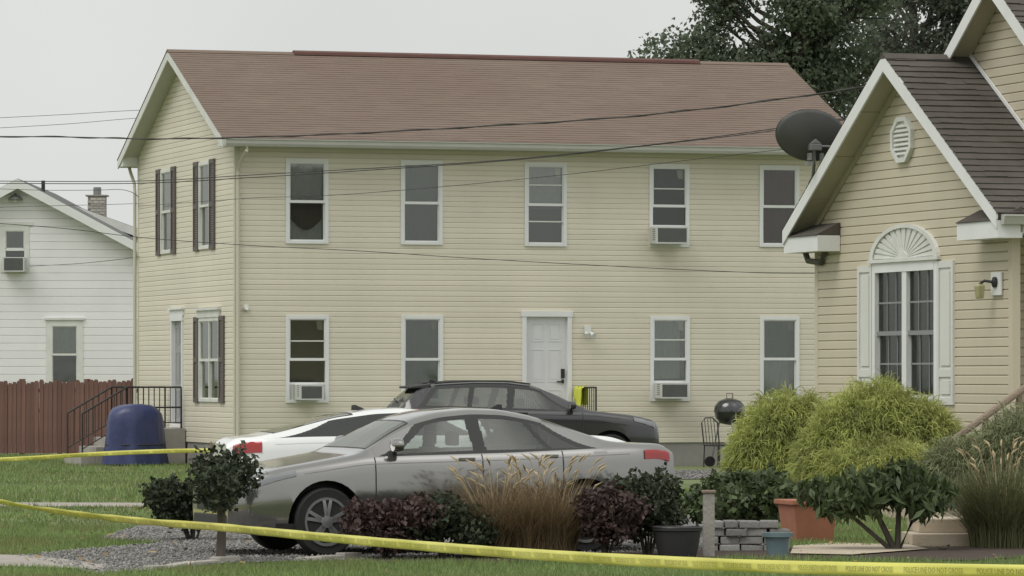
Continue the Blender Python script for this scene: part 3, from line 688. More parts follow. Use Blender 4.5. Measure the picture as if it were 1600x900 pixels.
for sgn, yo in ((1, yL+OVU), (-1, yR-OVU)):
    ze = ZU-SLU*abs(yo-YU); x0 = XU-.34
    MB().prism([(x0, YU, ZU), (x0, yo, ze), (x0, yo, ze-.10), (x0, YU, ZU-.12)], (XR-x0, 0, 0)).build('upper_roof_deck', m_roof_r, rh)
    dv = Vector((0, yo-YU, ze-ZU)); ln = dv.length
    roof_courses(rh, (0, YU, ZU+.004), (1, 0, 0), dv/ln, (x0-.03, XR), ln+.02, .166, m_roof_r, thick=.017, tab=.30, wav=.010, seed=21+sgn)
    MB().prism([(x0-.026, YU, ZU), (x0-.026, yo, ze), (x0-.026, yo, ze-.20), (x0-.026, YU, ZU-.23)], (.025, 0, 0)).build('rake_board', m_trim, rh)
    MB().prism([(x0+.003, YU, ZU-.135), (x0+.003, yo, ze-.115), (x0+.003, yo, ze-.13), (x0+.003, YU, ZU-.15)], (.34-.03, 0, 0)).build('soffit_panel', m_soffit_t, rh)
    yc = yL if sgn > 0 else yR
    MB().prism([(x0, yo, ze-.02), (x0, yo, ze-.2), (x0, yc, ze-.2), (x0, yc, ZU-SLU*abs(yc-YU)-.15)], (.3, 0, 0)).build('eave_return', m_soffit_t, rh)
# flashing strip where upper wall meets lower roof
f0 = (XU-.035, D2/2-.03, ZR2+.01); f1 = (XU-.035, yR, ZR2+.01-SL2*(D2/2-yR))
MB().prism([f0, f1, (f1[0], f1[1], f1[2]+.06), (f0[0], f0[1], f0[2]+.06)], (-.02, 0, 0)).build('step_flashing', m_trim, rh)
MB().prism([(-RO2-.03, D2/2-.13, ZR2-.05), (-RO2-.03, D2/2, ZR2+.03), (-RO2-.03, D2/2+.13, ZR2-.05)], (1.30, 0, 0)).build('ridge_cap', m_roof_r, rh)
# ---- lantern
p = R.w(-.03, .42, 2.96)
lt = thing('wall_lantern', 'black and glass wall lantern on tan siding right of white shutter', 'lamp', p, A, 'outdoor wall lamps')
MB().pbox(PX(0), -.16, .16, -.17, .13, 0, .03).build('back_plate', m_trim, lt, bevel=.008)
MB().lathe([(.07, -.03), (.07, -.06), (.03, -.08)], seg=12, axis='x').build('canopy', m_black, lt)
MB().tube([(-.06, 0, 0), (-.16, .06, .02), (-.2, .12, -.02)], .018, 8).build('arm', m_black, lt)
m_bulbg = pmat('amber_lantern_glass', (.34, .33, .18), .2, .15, 6, coat=.3)
MB().lathe([(.04, -.02), (.075, -.05), (.06, -.2), (.045, -.21)], c=(-.2, .12, 0), seg=6).build('lantern_glass', m_bulbg, lt)
# ---- satellite dish on the far rake
dp = R.w(-.42, 6.25, 4.98); DY = dp.y
dt = thing('satellite_dish', 'dark grey oval satellite dish mounted at the white rake of tan gable', 'satellite dish', dp, A)
V, Q = [], []; nr, na = 10, 36; tilt = Matrix.Rotation(math.radians(-24), 3, 'X') @ Matrix.Rotation(math.radians(12), 3, 'Y')
for i in range(nr+1):
    for j in range(na):
        r = i/nr; a = 2*math.pi*j/na
        q = tilt @ Vector((.53*r*math.cos(a), -.0+.12*(1-r*r), .37*r*math.sin(a)))
        V.append((q.x-.02, q.y-.12, q.z+.16))
for i in range(nr):
    for j in range(na): Q.append((i*na+j, i*na+(j+1) % na, (i+1)*na+(j+1) % na, (i+1)*na+j))
# back of the dish faces the camera (bulging towards it)
V = [(x, -.24-(y+.12)-.0, z) for x, y, z in V]
rf = npmesh('reflector', V, Q, m_dish, dt)
for q in rf.data.polygons: q.use_smooth = True
md = rf.modifiers.new('thick', 'SOLIDIFY'); md.thickness = .02
MB().tube([V[nr*na+j] for j in range(na)]+[V[nr*na]], .012, 6).build('rim', m_black, rf)
MB().tube([(0, -.30, .10), (0, -.32, -.05), (.02, -.28, -.24), (.06, -.12, -.42), (.12, .16, -.5)], .024, 8).build('mast', m_galv, dt)
MB().box(-.09, .09, -.40, -.30, -.06, .03).prism([(-.09, -.40, .03), (.09, -.40, .03), (0, -.40, .10)], (0, .1, 0)).build('bracket', m_galv, dt, bevel=.01)
for s in (-1, 1): MB().box(s*.09-.02, s*.09+.02, -.42, -.34, -.2, -.1).box(s*.1-.03, s*.1+.03, -.40, -.34, -.28, -.22).build('clamp', m_galv, dt)
MB().tube([(.05, -.35, .0), (.25, -.33, .0), (.42, -.2, .05), (.5, .1, .1)], .018, 8).build('feed_arm', m_galv, dt)
# ================================================================== WHITE HOUSE (faces the camera square on)
KW = 60.0; YW = F/KW; XW = (30-800)/KW
whh = thing('white_house', 'white sided gable house behind brown picket fence', 'house', (XW, YW, 0), 0)
ZRW, HW, SLW = 6.90, 4.6, .535
wx = lambda px: (px-30)/KW
wzz = lambda py: EYE+(HZ-py)/KW
PW = PF(0.)
ww1 = (wx(1), wx(46), wzz(426), wzz(353)); ww2 = (wx(72), wx(130), wzz(606), wzz(500))
def wext(z):
    if z < ZRW-SLW*HW: return (-HW+.05, HW-.05)
    h = (ZRW-.12-z)/SLW; return (max(-HW+.05, -h), min(HW-.05, h)) if h > 0 else (0, 0)
siding(whh, PW, wext, .4, ZRW-.2, .203, [sh(ww1), sh(ww2)], m_siding_w, dep=.024, groove=.11)
MB().box(-HW+.3, HW-.3, .35, 9, .1, 4.3).build('wall_core', m_core, whh)
MB().prism([(-HW+.1, .03, 4.3), (HW-.1, .03, 4.3), (0, .03, ZRW-.2)], (0, .02, 0)).build('gable_sheathing', m_core, whh)
MB().box(-HW+.01, HW-.01, .012, .3, 0, .4).build('foundation', m_found, whh)
for s in (-1, 1):
    a, b = sorted((s*HW, s*(HW-.06))); MB().box(a, b, -.02, 9, .4, 4.35).build('side_wall', m_siding_w, whh)
    ze = ZRW-SLW*(HW+.3)
    MB().prism([(0, -.35, ZRW), (s*(HW+.3), -.35, ze), (s*(HW+.3), -.35, ze-.1), (0, -.35, ZRW-.1)], (0, 9.6, 0)).build('roof_deck', m_roof_shade_w, whh)
    MB().prism([(0, -.378, ZRW-.01), (s*(HW+.3), -.378, ze-.01), (s*(HW+.3), -.378, ze-.24), (0, -.378, ZRW-.26)], (0, .027, 0)).build('rake_board', m_trim, whh)
    MB().prism([(0, -.35, ZRW-.16), (s*(HW+.3), -.35, ze-.14), (s*(HW+.3), -.35, ze-.155), (0, -.35, ZRW-.175)], (0, .33, 0)).build('rake_soffit', m_soffit, whh)
    # wider rear wing, its gable showing beyond the front rake
    z2 = 6.75; sl2 = .36; e2 = 5.6
    MB().prism([(0, 5.0, z2), (s*e2, 5.0, z2-sl2*e2), (s*e2, 5.0, z2-sl2*e2-.1), (0, 5.0, z2-.1)], (0, 6, 0)).build('rear_roof_deck', m_roof_shade_w, whh)
    MB().prism([(0, 4.97, z2-.01), (s*e2, 4.97, z2-sl2*e2-.01), (s*e2, 4.97, z2-sl2*e2-.24), (0, 4.97, z2-.24)], (0, .028, 0)).build('rear_rake_board', m_trim_old, whh)
MB().prism([(-5.4, 5.4, .2), (5.4, 5.4, .2), (5.4, 5.4, 4.6), (0, 5.4, 6.6), (-5.4, 5.4, 4.6)], (0, 5, 0)).build('rear_wing', m_roof_shade_w, whh)  # wall in the dark roof grey: the rear gable's shade is painted in
cyy = 6.6; cx = (152-800)/F*(YW+cyy)-XW; zc_ = lambda py: EYE+(HZ-py)*(YW+cyy)/F
ch = MB().box(cx-.235, cx+.235, cyy-.26, cyy+.26, 5.2, zc_(307)).build('chimney', m_conc, whh)
ki = 0
z = 5.9
while z < zc_(307)-.05:
    for k in range(3):
        x = cx-.24+.16*k+(.08 if ki % 2 else 0); MB().box(max(cx-.245, x), min(cx+.245, x+.15), cyy-.285, cyy-.262, z, z+.065).build('brick', m_brickc, ch)
    z += .078; ki += 1
MB().box(cx-.3, cx+.3, cyy-.3, cyy+.3, zc_(307), zc_(305)).build('chimney_cap', m_conc, ch)
MB().lathe([(.11, zc_(305)), (.11, zc_(293)), (.09, zc_(292.5))], c=(cx, cyy, 0), seg=10).build('flue', m_galv, ch)
MB().tube([(wx(60), 1.2, 6.1), (wx(60), 1.2, wzz(279))], .05, 8).build('vent_pipe', m_plastic, whh)
window(whh, PW, *ww1, glass=(m_glass, m_glass_d), cas=.13, ac=wzz(401), curt=[B(c_white, 0, 1, 1, .80)], thin=(wzz(388),), old=True)
window(whh, PW, *ww2, glass=(m_glass, m_glass_d), cas=.16, curt=[B(c_green, 0, 1, 1, .5)], old=True)
MB().pbox(PW, ww2[0]-.03, ww2[1]+.03, ww2[3]+.002, ww2[3]+.06, -.01, .08).build('window_cap', m_trim_old, whh)
MB().pbox(PW, ww1[0]-.1, ww1[1]+.1, ww1[3]+.002, ww1[3]+.10, -.01, .05).build('window_cap', m_trim_old, whh)
MB().pbox(PW, wx(210), wx(226), 1.2, wzz(500), -.01, .04).build('window_casing', m_trim_old, whh)
air_conditioner((XW+wx(24), YW-.02, wzz(425)), 0, 'window air conditioner in upper window of white house', w=.56, h=.38)
lv = thing('soffit_light', 'small shaded lamp high under white gable peak', 'lamp', (XW+wx(25), YW-.02, wzz(309)), 0, 'outdoor wall lamps')
MB().lathe([(.03, .08), (.10, .05), (.2, -.04), (.19, -.06), (.02, -.05)], c=(0, -.12, 0), seg=14).build('shade', m_galv, lv, smooth=True)
MB().tube([(0, .02, .06), (0, -.12, .08)], .03, 8).build('arm', m_black, lv)
MB().lathe([(.06, -.05), (.07, -.10), (.02, -.13)], c=(0, -.12, 0), seg=10).build('bulb', m_trim, lv, smooth=True)

# ================================================================== FENCE
P0, P1 = Vector(((-70-800)/F*101, 101, 0)), Vector(((214-800)/F*97.5, 97.5, 0))
fdir = (P1-P0).normalized(); flen = (P1-P0).length; fang = math.atan2(fdir.y, fdir.x)
fe = thing('picket_fence', 'reddish brown stained wooden picket fence in front of white house', 'fence', P0, fang)
pk = []
for v in range(4):
    hgt = 1.60+.02*v; wd = .128
    mbp = MB().prism([(0, 0, .03), (wd, 0, .03), (wd, 0, hgt-.045), (wd-.03, 0, hgt), (.03, 0, hgt), (0, 0, hgt-.045)], (0, .02, 0))
    me = bpy.data.meshes.new('picket'); me.from_pydata(mbp.v, [], mbp.f)
    bm = bmesh.new(); bm.from_mesh(me); bmesh.ops.recalc_face_normals(bm, faces=bm.faces[:]); bm.to_mesh(me); bm.free(); pk.append(me)
x = 0; k = 0
while x < flen-.12:
    o = link('picket', pk[k % 4], m_fence, fe); o.location = (x, random.uniform(-.006, .006), random.uniform(-.015, .01)+.05*(x/flen)); o.rotation_euler = (0, random.uniform(-.006, .006), 0)
    x += .139; k += 1
for z in (.35, .95, 1.4): MB().box(0, flen, .028, .068, z, z+.09).build('rail', m_fence, fe)
x = 0
while x < flen+.1:
    MB().box(x-.05, x+.05, .07, .17, 0, 1.70).build('post', m_fence, fe); x += 2.0

# ================================================================== CARS
def smooth_curve(cp, xs, k=5):
    cp = np.array(cp); y = np.interp(xs, cp[:, 0], cp[:, 1])
    ker = np.hanning(2*k+3)[1:-1]; ker /= ker.sum()
    yp = np.concatenate([np.full(k, y[0])+(np.arange(-k, 0))*(y[1]-y[0]), y, np.full(k, y[-1])+np.arange(1, k+1)*(y[-1]-y[-2])])
    return np.convolve(yp, ker, 'valid')
def make_car(name, label, loc, rzc, p, paint, group='parked cars'):
    root = thing(name, label, 'car', loc, rzc, group)
    Lc = p['L']; n = 140; xs = np.linspace(0, Lc, n)
    belt = smooth_curve(p['belt'], xs); roof = np.maximum(smooth_curve(p['roof'], xs, 3), belt+.012)
    wd = smooth_curve(p['w'], xs); zb = smooth_curve(p['zb'], xs)
    wr = p['wr']; h = Lc/2
    def section(i):
        b, r, W, z = belt[i], roof[i], wd[i], zb[i]
        c = min(1, max(0, (r-b-.012)/.34)); ws = W*.90*(1-c)+wr*c; dr = .006*(1-c)+.065*c
        return [(0, z), (W*.86, z), (W*.95, z+.06), (W*.99, z+.2), (W, z+(b-z)*.52), (W*.992, b-.16), (W*.97, b-.05), (W*.925, b), (ws, r-dr), (ws*.93, r-dr*.42), (ws*.75, r-dr*.14), (ws*.4, r-.002), (0, r)]
    secs = [section(i) for i in range(n)]; m = len(secs[0]); V, Fc = [], []
    for i in range(n):
        ring = secs[i]+[(-y, z) for y, z in reversed(secs[i][1:-1])]
        V += [(xs[i]-h, -y, z) for y, z in ring]
    R_ = 2*m-2
    for i in range(n-1):
        for j in range(R_): q = (j+1) % R_; Fc.append((i*R_+j, i*R_+q, (i+1)*R_+q, (i+1)*R_+j))
    Fc.append(tuple(range(R_-1, -1, -1))); Fc.append(tuple(range((n-1)*R_, n*R_)))
    me = bpy.data.meshes.new('body'); me.from_pydata(V, [], Fc)
    bm = bmesh.new(); bm.from_mesh(me); bmesh.ops.recalc_face_normals(bm, faces=bm.faces[:]); bm.to_mesh(me); bm.free()
    me.materials.append(paint); me.materials.append(m_plastic)
    tmp = bpy.data.objects.new('tmp', me); COL.objects.link(tmp); cut = []
    wm = max(wd); RW = p['R']
    for ax in p['axles']:
        for s in (-1, 1):
            mb = MB().lathe([(RW+.07, s*(wm-.30)), (RW+.07, s*(wm+.2))], c=(ax-h, 0, RW), seg=32, axis='y')
            co = mb.build('cut', m_plastic); cut.append(co)
            b = tmp.modifiers.new('b', 'BOOLEAN'); b.object = co; b.operation = 'DIFFERENCE'; b.solver = 'EXACT'
            try: b.material_mode = 'TRANSFER'
            except Exception: pass
    dg = bpy.context.evaluated_depsgraph_get(); me2 = bpy.data.meshes.new_from_object(tmp.evaluated_get(dg))
    for q in me2.polygons: q.use_smooth = True
    me2.set_sharp_from_angle(angle=math.radians(38))
    body = bpy.data.objects.new('body', me2); COL.objects.link(body); body.parent = root; me2.name = 'body'
    for o in cut+[tmp]: bpy.data.objects.remove(o)
    def idx(x): return min(n-1, max(0, x/Lc*(n-1)))
    def side_pt(x, f, s, off=.006):
        i = idx(x); i0 = int(i); t = i-i0; i1 = min(n-1, i0+1)
        a = (Vector(secs[i0][7])*(1-t)+Vector(secs[i1][7])*t); b = (Vector(secs[i0][8])*(1-t)+Vector(secs[i1][8])*t)
        d = b-a; nn = Vector((d.y, -d.x)).normalized() if d.length > 1e-5 else Vector((1, 0))
        q = a+d*f+nn*off; return (x-h, -s*q.x, q.y)
    def flank_pt(x, f, s, off=.008):                       # f 0..1 from sill to belt
        i = int(round(idx(x))); pl = secs[i][2:8]; u = f*(len(pl)-1); k = min(len(pl)-2, int(u)); t = u-k
        q = Vector(pl[k])*(1-t)+Vector(pl[k+1])*t; return (x-h, -s*(q.x+off), q.y)
    def top_pt(x, l, off=.008):                            # l -1..1 across the upper surface
        i = idx(x); i0 = int(i); t = i-i0; i1 = min(n-1, i0+1)
        pl = [Vector(secs[i0][k])*(1-t)+Vector(secs[i1][k])*t for k in range(8, m)]
        L_ = abs(l); ys = pl[0].x*L_; k = 0
        for k in range(len(pl)-1):
            if pl[k+1].x <= ys <= pl[k].x: break
        dd = pl[k].x-pl[k+1].x; u = (pl[k].x-ys)/dd if dd > 1e-6 else 0
        z = pl[k].y+(pl[k+1].y-pl[k].y)*u
        sl = (roof[i1]-roof[i0])/(xs[1]-xs[0]); nv = Vector((-sl, 1)).normalized()*off
        return (x-h+nv.x, -ys*(1 if l > 0 else -1), z+nv.y)
    def grid(fn, a, b, name_, mat, par, thick=0):
        Vg = [fn(i/a, j/b) for i in range(a+1) for j in range(b+1)]
        Fg = [(i*(b+1)+j, (i+1)*(b+1)+j, (i+1)*(b+1)+j+1, i*(b+1)+j+1) for i in range(a) for j in range(b)]
        mg = bpy.data.meshes.new(name_); mg.from_pydata(Vg, [], Fg)
        bm = bmesh.new(); bm.from_mesh(mg); bmesh.ops.recalc_face_normals(bm, faces=bm.faces[:]); bm.to_mesh(mg); bm.free()
        for q in mg.polygons: q.use_smooth = True
        o = link(name_, mg, mat, par)
        return o
    dxs = xs[1]-xs[0]; SX0, SX1 = math.ceil((p['dlo'][0]-.04)/dxs), math.floor((p['dlo'][3]+.06)/dxs)
    spans = [(math.ceil(p['ws'][0]/dxs), math.floor(p['ws'][1]/dxs)), (math.ceil(p['rg'][0]/dxs), math.floor(p['rg'][1]/dxs))]
    bm = bmesh.new(); bm.from_mesh(me2); kill = []
    for f_ in bm.faces:
        c_ = f_.calc_center_median(); x_ = c_.x+h; ii = x_/dxs; i0 = int(ii)
        if i0 < 0 or i0 >= n-1: continue
        a_ = (Vector(secs[i0][7])+Vector(secs[i0+1][7]))/2; b_ = (Vector(secs[i0][8])+Vector(secs[i0+1][8]))/2
        if SX0 <= i0 < SX1 and (b_.y-a_.y) > .01 and abs(c_.z-(a_.y+b_.y)/2) < .012 and abs(abs(c_.y)-(a_.x+b_.x)/2) < .03: kill.append(f_); continue
        for q0, q1 in spans:
            if q0 <= i0 < q1 and c_.z >= b_.y-.004 and abs(c_.y) < b_.x+.002: kill.append(f_); break
    bmesh.ops.delete(bm, geom=kill, context='FACES'); bm.to_mesh(me2); bm.free()
    gm = glass_mat('car_glazing_'+name, p['gt'], .05)
    def cells(fn, nu, nv, cls, names):
        lay = {k: MB() for k in names}
        for i in range(nu):
            for j in range(nv):
                k = cls((i+.5)/nu, (j+.5)/nv)
                if k in lay: lay[k].quad(fn(i/nu, j/nv), fn((i+1)/nu, j/nv), fn((i+1)/nu, (j+1)/nv), fn(i/nu, (j+1)/nv))
        for k, (nm, mt) in names.items():
            if lay[k].f:
                me_ = bpy.data.meshes.new(nm); me_.from_pydata(lay[k].v, [], lay[k].f); bm = bmesh.new(); bm.from_mesh(me_)
                bmesh.ops.remove_doubles(bm, verts=bm.verts[:], dist=1e-5); bmesh.ops.recalc_face_normals(bm, faces=bm.faces[:]); bm.to_mesh(me_); bm.free()
                for q in me_.polygons: q.use_smooth = True
                link(nm, me_, mt, body)
    for s in (-1, 1):
        x0, x1, x2, x3 = p['dlo']; XA, XB = xs[SX0], xs[SX1]
        def cls(u, v):
            x = XA+(XB-XA)*u
            lo, hi = x0+(x1-x0)*v, x3+(x2-x3)*v
            if x <= lo: return 'pillar_a'
            if x >= hi: return 'pillar_c'
            for q, (b0, t0, t1, b1) in enumerate(p['side']):
                vv_ = (v-.06)/.84
                if 0 < vv_ < 1 and b0+(t0-b0)*vv_ < x < b1+(t1-b1)*vv_: return 'pane%d' % q
            return 'frame'
        nm = {'pillar_a': ('pillar', paint), 'pillar_c': ('pillar', paint), 'frame': ('window_surround', m_plastic)}
        for q in range(len(p['side'])): nm['pane%d' % q] = ('side_window', gm)
        cells(lambda u, v: side_pt(XA+(XB-XA)*u, v, s, .001), 170, 26, cls, nm)
        for dx in p['doors']:
            grid(lambda u, v: flank_pt(dx+.012*u, .12+.86*v, s, .004), 1, 12, 'door_seam', m_plastic, body)
        grid(lambda u, v: flank_pt(.75+(Lc-1.3)*u, .76+.012*v, s, .0045), 60, 1, 'body_crease', m_plastic if False else paint, body)
        grid(lambda u, v: flank_pt(p['axles'][1]+.10+.15*u, .80+.09*v, s, .003), 4, 3, 'fuel_flap', paint, body) if s > 0 else None
        grid(lambda u, v: top_pt(.25+(p['ws'][0]-.45)*u, s*(.90+.014*v), .003), 24, 1, 'hood_seam', m_plastic, body)
        for hx in p['handles']:
            c0 = flank_pt(hx, .80, s, .02); MB().box(c0[0]-.09, c0[0]+.09, min(c0[1], c0[1]+s*.02), max(c0[1], c0[1]+s*.02), c0[2]-.015, c0[2]+.015).build('door_handle', paint, body, bevel=.005)
        mp_ = side_pt(p['mirror'], .12, s, .1)
        mr = MB().lathe([(.02, -.06), (.075, -.045), (.09, 0), (.08, .05), (.03, .07)], c=(0, 0, 0), seg=14, axis='x')
        mr.v = [(mp_[0]+a_, mp_[1]-s*.03+b_*1.3, mp_[2]+.02+c_*.85) for a_, b_, c_ in mr.v]
        mo = mr.build('mirror', paint, body, smooth=True)
        MB().tube([(mp_[0], mp_[1]-s*.03, mp_[2]-.02), (mp_[0]+.02, mp_[1]+s*.12, mp_[2]-.08)], .02, 6).build('mirror_stalk', m_plastic, mo)
        grid(lambda u, v: flank_pt(p['hl'][0]+(p['hl'][1]-p['hl'][0])*u, p['hl'][2]+(p['hl'][3]-p['hl'][2])*v+.05*u, s, .010), 10, 4, 'headlight', m_lamp, body)
        grid(lambda u, v: flank_pt(p['tl'][0]+(p['tl'][1]-p['tl'][0])*u, p['tl'][2]+(p['tl'][3]-p['tl'][2])*v, s, .010), 10, 4, 'tail_light', m_red, body)
        grid(lambda u, v: flank_pt(.45+(Lc-.9)*u, .0+.10*v, s, .004), 40, 2, 'sill_trim', m_plastic, body)
        for ax in p['axles']:
            c = (ax-h, -s*(wm-.115), RW); t = MB()
            t.lathe([(RW*.70, -.095), (RW*.94, -.105), (RW, -.075), (RW, .075), (RW*.94, .105), (RW*.70, .095)], c=c, seg=36, axis='y')
            wh = t.build('wheel', m_rubber, root, smooth=True)
            ro = MB(); yo = -s*.085
            ro.lathe([(RW*.71, yo), (RW*.71, yo-s*.024), (RW*.64, yo-s*.022), (RW*.62, yo)], c=c, seg=36, axis='y')
            for k in range(5):
                a = 2*math.pi*k/5+.3
                for da in (-.17, .17):
                    e0 = Vector((math.cos(a+da*.6)*.05, 0, math.sin(a+da*.6)*.05)); e1 = Vector((math.cos(a+da)*RW*.66, 0, math.sin(a+da)*RW*.66))
                    tt = Vector((-math.sin(a), 0, math.cos(a)))*.02; C_ = Vector(c)+Vector((0, yo, 0)); dpt = Vector((0, -s*.022, 0))
                    ro.hexa([C_+e0-tt, C_+e0+tt, C_+e1+tt*.8, C_+e1-tt*.8, C_+e0-tt+dpt, C_+e0+tt+dpt, C_+e1+tt*.8+dpt, C_+e1-tt*.8+dpt])
            ro.lathe([(.06, yo), (.06, yo-s*.03), (.01, yo-s*.034)], c=c, seg=16, axis='y')
            ro.build('rim', m_rim, wh)
            MB().lathe([(RW*.69, yo+s*.03), (RW*.69, yo+s*.028)], c=c, seg=24, axis='y').build('brake_disc', m_black, wh)
    for (q0, q1), nm_ in zip(spans, ('windshield', 'rear_window')):
        cells(lambda u, v: top_pt(xs[q0]+(xs[q1]-xs[q0])*u, -1+2*v if abs(-1+2*v) > 1e-6 else 1e-6, .0), 24, 80,
              lambda u, v: 'g' if abs(-1+2*v) < .91 and .03 < u < .97 else ('f' if abs(-1+2*v) < .94 else ('p' if v < .5 else 'q')), {'g': (nm_, gm), 'f': ('glass_seal', m_plastic), 'p': ('pillar', paint), 'q': ('pillar', paint)})
    # cabin: floor, dashboard, seats, wheel
    zf_ = .42; xa_, xb_ = p['dlo'][0]+.1, p['dlo'][3]-.05; wi = max(wd)*.86
    MB().box(xa_-h-.3, xb_-h+.25, -wi, wi, zf_-.02, zf_).build('cabin_floor', m_trimd, body)
    dz = belt[int(idx(p['ws'][0]+.15))]
    MB().box(p['ws'][0]+.02-h, p['ws'][0]+.42-h, -wi*.95, wi*.95, zf_, dz-.02).build('dashboard', m_trimd, body, bevel=.04)
    for (sx_, w2) in ((p['mirror']+.62, 0), (p['mirror']+1.42, 1)):
        for sy in (-.36, .36):
            hw = .25 if not w2 else .33
            MB().box(sx_-.48-h, sx_+.06-h, sy-hw, sy+hw, zf_, zf_+.16).hexa([(sx_-.02-h, sy-hw, zf_+.14), (sx_+.12-h, sy-hw, zf_+.14), (sx_+.12-h, sy+hw, zf_+.14), (sx_-.02-h, sy+hw, zf_+.14), (sx_+.12-h, sy-hw*.8, belt[int(idx(sx_))]+.06), (sx_+.24-h, sy-hw*.8, belt[int(idx(sx_))]+.06), (sx_+.24-h, sy+hw*.8, belt[int(idx(sx_))]+.06), (sx_+.12-h, sy+hw*.8, belt[int(idx(sx_))]+.06)]).build('seat', m_trimd, body, bevel=.03)
            MB().box(sx_+.14-h, sx_+.23-h, sy-.12, sy+.12, belt[int(idx(sx_))]+.08, belt[int(idx(sx_))]+.22).build('headrest', m_trimd, body, bevel=.03)
    cw = Vector((p['mirror']+.08-h, .36 , dz+.0)); MB().tube([cw+Vector((.03*math.sin(k*math.pi/8), .18*math.cos(k*math.pi/8), .17*math.sin(k*math.pi/8))) for k in range(17)], .014, 6).build('steering_wheel', m_plastic, body)
    # grille, lower intake, plates, fin, spoiler
    zf = belt[0]
    MB().box(-h-.025, -h+.12, -.42, .42, zf-.22, zf-.06).build('grille', m_plastic, body, bevel=.01)
    MB().box(-h-.02, -h+.12, -.55, .55, .26, .40).build('air_intake', m_plastic, body, bevel=.01)
    zr = belt[-1]; MB().box(h-.06, h+.02, -.26, .26, zr-.36, zr-.22).build('number_plate', m_trim, body, bevel=.004)
    fx = p['fin']; q = top_pt(fx, .001)
    MB().prism([(fx-h-.10, -.022, q[2]-.01), (fx-h+.09, -.022, q[2]-.01), (fx-h+.085, -.022, q[2]+.05), (fx-h+.04, -.022, q[2]+.055)], (0, .044, 0)).build('antenna_fin', m_plastic, body, bevel=.008)
    if p.get('spoiler'):
        sx, sz = p['spoiler']; MB().prism([(sx-h-.30, -.56, sz+.03), (sx-h+.05, -.60, sz-.015), (sx-h+.05, -.60, sz-.05), (sx-h-.25, -.56, sz-.04)], (0, 1.16, 0)).build('roof_spoiler', m_plastic, body, bevel=.012)
    if p.get('rails'):
        for s in (-1, 1):
            pts = [Vector(top_pt(xx, s*.93, .03)) for xx in np.linspace(p['rails'][0], p['rails'][1], 12)]
            MB().tube(pts, .016, 6).build('roof_rail', m_plastic, body)
    if p.get('wiper'):
        q0, q1 = Vector(top_pt(p['wiper'], .02, .03)), Vector(top_pt(p['wiper']-.05, .55, .03)); MB().tube([q0, q1], .012, 6).build('rear_wiper', m_plastic, body)
    return root
m_trimd = pmat('grey_cabin_trim', (.10, .10, .10), .85, .15, 4)
m_wshield = pmat('windshield_glass', (.26, .29, .28), .05, .12, 1.2, coat=.5)
SEDAN = dict(L=4.88, axles=(.98, 3.82), R=.335, wr=.60,
    belt=[(0, .66), (.1, .74), (.5, .84), (1.0, .91), (1.4, .965), (3.0, 1.0), (3.8, 1.03), (4.3, 1.05), (4.75, 1.06), (4.88, .99)],
    roof=[(0, .67), (.1, .75), (.5, .86), (1.0, .94), (1.36, 1.0), (1.75, 1.22), (2.02, 1.35), (2.3, 1.415), (2.65, 1.445), (3.0, 1.435), (3.35, 1.375), (3.75, 1.25), (4.1, 1.12), (4.42, 1.085), (4.76, 1.085), (4.88, 1.0)],
    w=[(0, .66), (.12, .80), (.5, .89), (1, .92), (3.9, .92), (4.5, .87), (4.88, .74)], zb=[(0, .24), (.4, .19), (4.3, .2), (4.88, .32)],
    dlo=(1.54, 2.02, 3.42, 3.98), side=[(1.70, 2.14, 2.56, 2.60), (2.74, 2.71, 3.20, 3.40), (3.46, 3.27, 3.36, 3.80)], doors=(1.50, 2.67, 3.56), handles=(2.50, 3.42), mirror=1.72,
    hl=(.14, .66, .70, .86), tl=(4.50, 4.82, .66, .86), ws=(1.42, 1.99), rg=(3.42, 4.05), fin=3.12, gt=(.62, .67, .64))
COUPE = dict(SEDAN); COUPE.update(L=4.95, axles=(.95, 3.85), R=.35, wr=.58,
    belt=[(0, .76), (.08, .90), (.4, 1.0), (1.2, 1.035), (1.75, 1.045), (3.2, 1.04), (4.0, 1.03), (4.8, 1.0), (4.95, .93)],
    roof=[(0, .77), (.08, .92), (.4, 1.025), (1.2, 1.075), (1.78, 1.10), (2.2, 1.25), (2.5, 1.33), (2.85, 1.365), (3.2, 1.35), (3.7, 1.27), (4.3, 1.10), (4.6, 1.03), (4.85, 1.02), (4.95, .94)],
    dlo=(1.98, 2.45, 3.75, 4.36), side=[(2.12, 2.52, 3.02, 3.10), (3.18, 3.12, 3.68, 4.22)], doors=(1.85, 3.30), handles=(3.12,), mirror=2.05, ws=(1.86, 2.44), rg=(3.45, 4.42), fin=3.3, gt=(.22, .24, .235),
    tl=(4.55, 4.88, .6, .88))
